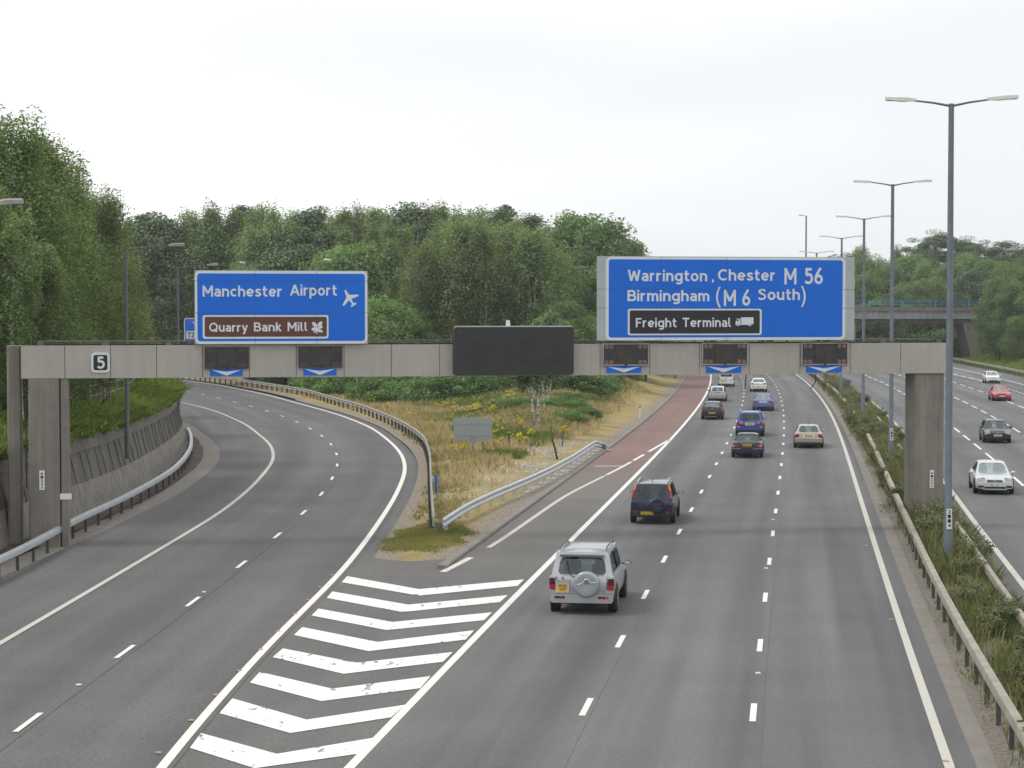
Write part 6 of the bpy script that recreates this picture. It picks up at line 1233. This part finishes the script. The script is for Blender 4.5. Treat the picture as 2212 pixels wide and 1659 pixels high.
# 10 white van
S = dict(L=4.3, W=1.80, H=1.82, rw=.31, zb=.26, belt=0, rear=True, paint=whitegrey, body=VAN, cabin=dict(y=(.008, .03, .60, .80), z0=1.08, z3=1.0, wb=.97, wr=.84, rw=(.1, .1, .12, .12), sw=(.62, .08, .1, .12)), glass=M['glass_dark'], cat='van', seats=1, parts=[('tail_light', LO, .84, -.01, 1.12, .11, .08, .28, True, .03), ('tail_light_lens', LR, .84, -.012, .92, .11, .08, .18, True, .03), ('bumper', whitegrey, 0, -.03, .48, 1.74, .18, .24, False, .05), ('light_foot', BT_, .84, -.012, .80, .11, .07, .08, True, .02), ('door_gap', BT_, .03, -.008, .9, .015, .02, .6, False, .004), ('door_handle', BT_, .52, -.015, .72, .12, .03, .09, False, .03), ('emblem', BT_, -.08, -.012, 1.03, .1, .02, .06, False, .02)], plates=[dict(x=-.3, z=.68, s='YF06 HTN', c='plate_yellow', o=.02)])
x, y, h = place_rear(1569, 835, 4.3); car('white_van', 'plain white van, its top cut off by the gantry beam', x, y, h, S, 'vehicles on the motorway')
# oncoming vehicles
def opp_heading(y): f = o2; return math.atan2(f(y + 2) - f(y - 2), 4) + math.pi
def place_front(px, py, L, ov=.85):
    x, y = P(px, py); h = opp_heading(y); d_ = L / 2 - ov + .1
    return x - math.sin(h) * d_, y - math.cos(h) * d_, h
def front(paint, hl, gr_, extra=()):
    return [('bumper', paint, 0, -.02, .45, 1.68, .2, .28, False, .09), ('headlight', LC, *hl), ('grille', M['lamp_dark'], *gr_), ('air_intake', BT_, 0, -.125, .35, 1.0, .02, .1, False, .04)] + list(extra)
FB = [(a, z, w_, u) for a, z, w_, u in SAL]
FB = FB[:7] + [(.82, .86, .985, .01), (.93, .78, .955, .03), (.975, .70, .91, .05), (1, .58, .84, .1)]
S = dict(L=4.73, W=1.82, H=1.45, rw=.32, zb=.22, belt=0, rear=False, paint=silver2, body=FB, cabin=dict(y=(.10, .28, .52, .74), z0=.99, z3=.92, wb=.9, wr=.68), mirror=silver2, parts=front(silver2, (.64, .09, .70, .38, .16, .2, True, .07, .1, -.18), (0, .005, .655, .74, .06, .11, False, .05), [('fog_light', BT_, .66, -.13, .40, .30, .02, .1, True, .04), ('lower_lip', silver, 0, -.13, .275, 1.1, .03, .06, False, .025), ('emblem', CHR, 0, -.035, .66, .2, .02, .08, False, .039), ('tax_disc', M['plate_white'], -.62, 1.42, 1.1, .07, .01, .09, False, .03)]), plates=[dict(x=0, z=.47, s='PN51 PST', c='plate_white', o=.125)])
x, y, h = place_front(2146, 1066, 4.73); car('saloon_car', 'silver oncoming car nearest to the gantry leg', x, y, h, S, 'oncoming vehicles')
HB = HAT[:6] + [(.82, .90, .985, .01), (.93, .80, .95, .03), (.975, .72, .91, .05), (1, .60, .84, .1)]
S = dict(L=4.25, W=1.76, H=1.46, rw=.31, zb=.23, belt=0, rear=False, paint=blk, roof=pt('paint_black_roof_sheen', (.03, .03, .033), .3), body=HB, cabin=dict(y=(.012, .12, .54, .76), z0=1.0, z3=.96, wb=.91, wr=.69), mirror=blk, parts=front(blk, (.66, .09, .72, .36, .16, .22, True, .07, .1, -.2), (0, .005, .64, .7, .05, .1, False, .04), [('grille_bar', CHR, 0, -.035, .73, .96, .03, .045, False, .02), ('emblem', CHR, 0, -.05, .70, .15, .02, .12, False, .05), ('fog_light', BT_, .62, -.13, .38, .2, .02, .08, True, .03)]), plates=[dict(x=0, z=.52, s='DA56 MXK', c='plate_white', o=.125)])  # roof black raised in tone to paint in the light from above
x, y, h = place_front(2153, 956, 4.25); car('hatchback_car', 'black oncoming hatchback behind the silver oncoming car', x, y, h, S, 'oncoming vehicles')
S = dict(L=4.6, W=1.75, H=1.40, rw=.31, zb=.23, belt=0, rear=False, paint=red, body=FB, cabin=dict(y=(.14, .29, .52, .72), z0=.97, z3=.92, wb=.89, wr=.67), mirror=red, parts=front(red, (.64, .07, .68, .36, .14, .14, True, .05, 0, -.12), (0, .0, .66, .62, .05, .09, False, .03)), plates=[dict(x=0, z=.50, s='R612 BCA', c='plate_white', o=.125)])
x, y, h = place_front(2163, 866, 4.6); car('saloon_car', 'red oncoming saloon between the black and the white oncoming cars', x, y, h, S, 'oncoming vehicles')
S = dict(L=4.0, W=1.70, H=1.42, rw=.3, zb=.23, belt=0, rear=False, paint=white, body=HB, cabin=dict(y=(.012, .12, .54, .76), z0=.99, z3=.95, wb=.91, wr=.70), mirror=white, parts=front(white, (.60, .05, .68, .32, .12, .13, True, .04), (0, -.0, .68, .7, .05, .08, False, .03)), plates=[])
x, y, h = place_front(2144, 828, 4.0); car('hatchback_car', 'white oncoming car, farthest one, near the bank barrier', x, y, h, S, 'oncoming vehicles')
# ---------------------------------------------------------------- olive weed bushes between the reserve barriers
for i in range(62):
    y = 36 + i * 3.1 + rnd.uniform(-1.5, 1.5); a, b = off_x(5.2 if y > 85 else 5.9, y), o0(y) - 1.3; x = a + (b - a) * rnd.uniform(.05, .95)
    z = reserve_z(x, y); k = 'weedbush_%d' % (i % 3 + 1)
    if k not in TP: TP[k] = make_tree(300 + i, 'shrub', 1.1, .8, 34, 60, .085, .05, M['bark'], M['leaf_weed'])
    h = rnd.uniform(.7, 1.35) if y < 90 else rnd.uniform(.9, 1.5)
    p = TP[k]; s_ = h / p['H']; t = empty('weed_bush', (x, y, z - .03), rnd.uniform(0, 6.3), 'olive green weed bush growing between the two central reserve barriers', 'bush', 'weed bushes in the central reserve'); t.scale = (s_, s_, s_)
    link('stem', p['trunk'], p['trunk'].materials[0], t); link('foliage', p['crown'], p['crown'].materials[0], t)
# ---------------------------------------------------------------- thin summer haze
mb = MB(); mb.box((0, 1700, 17.4), (5400, 4800, 38)); hzo = mb.build('haze', [])
hm_ = bpy.data.materials.new('haze'); hm_.use_nodes = True; ht = hm_.node_tree; ht.nodes.clear(); ho = ht.nodes.new('ShaderNodeOutputMaterial'); hv = ht.nodes.new('ShaderNodeVolumePrincipled')
hv.inputs['Color'].default_value = (.92, .95, 1, 1); hv.inputs['Density'].default_value = .0002; hv.inputs['Anisotropy'].default_value = .2; ht.links.new(hv.outputs[0], ho.inputs['Volume'])
hzo.data.materials.append(hm_); hzo['kind'] = 'stuff'
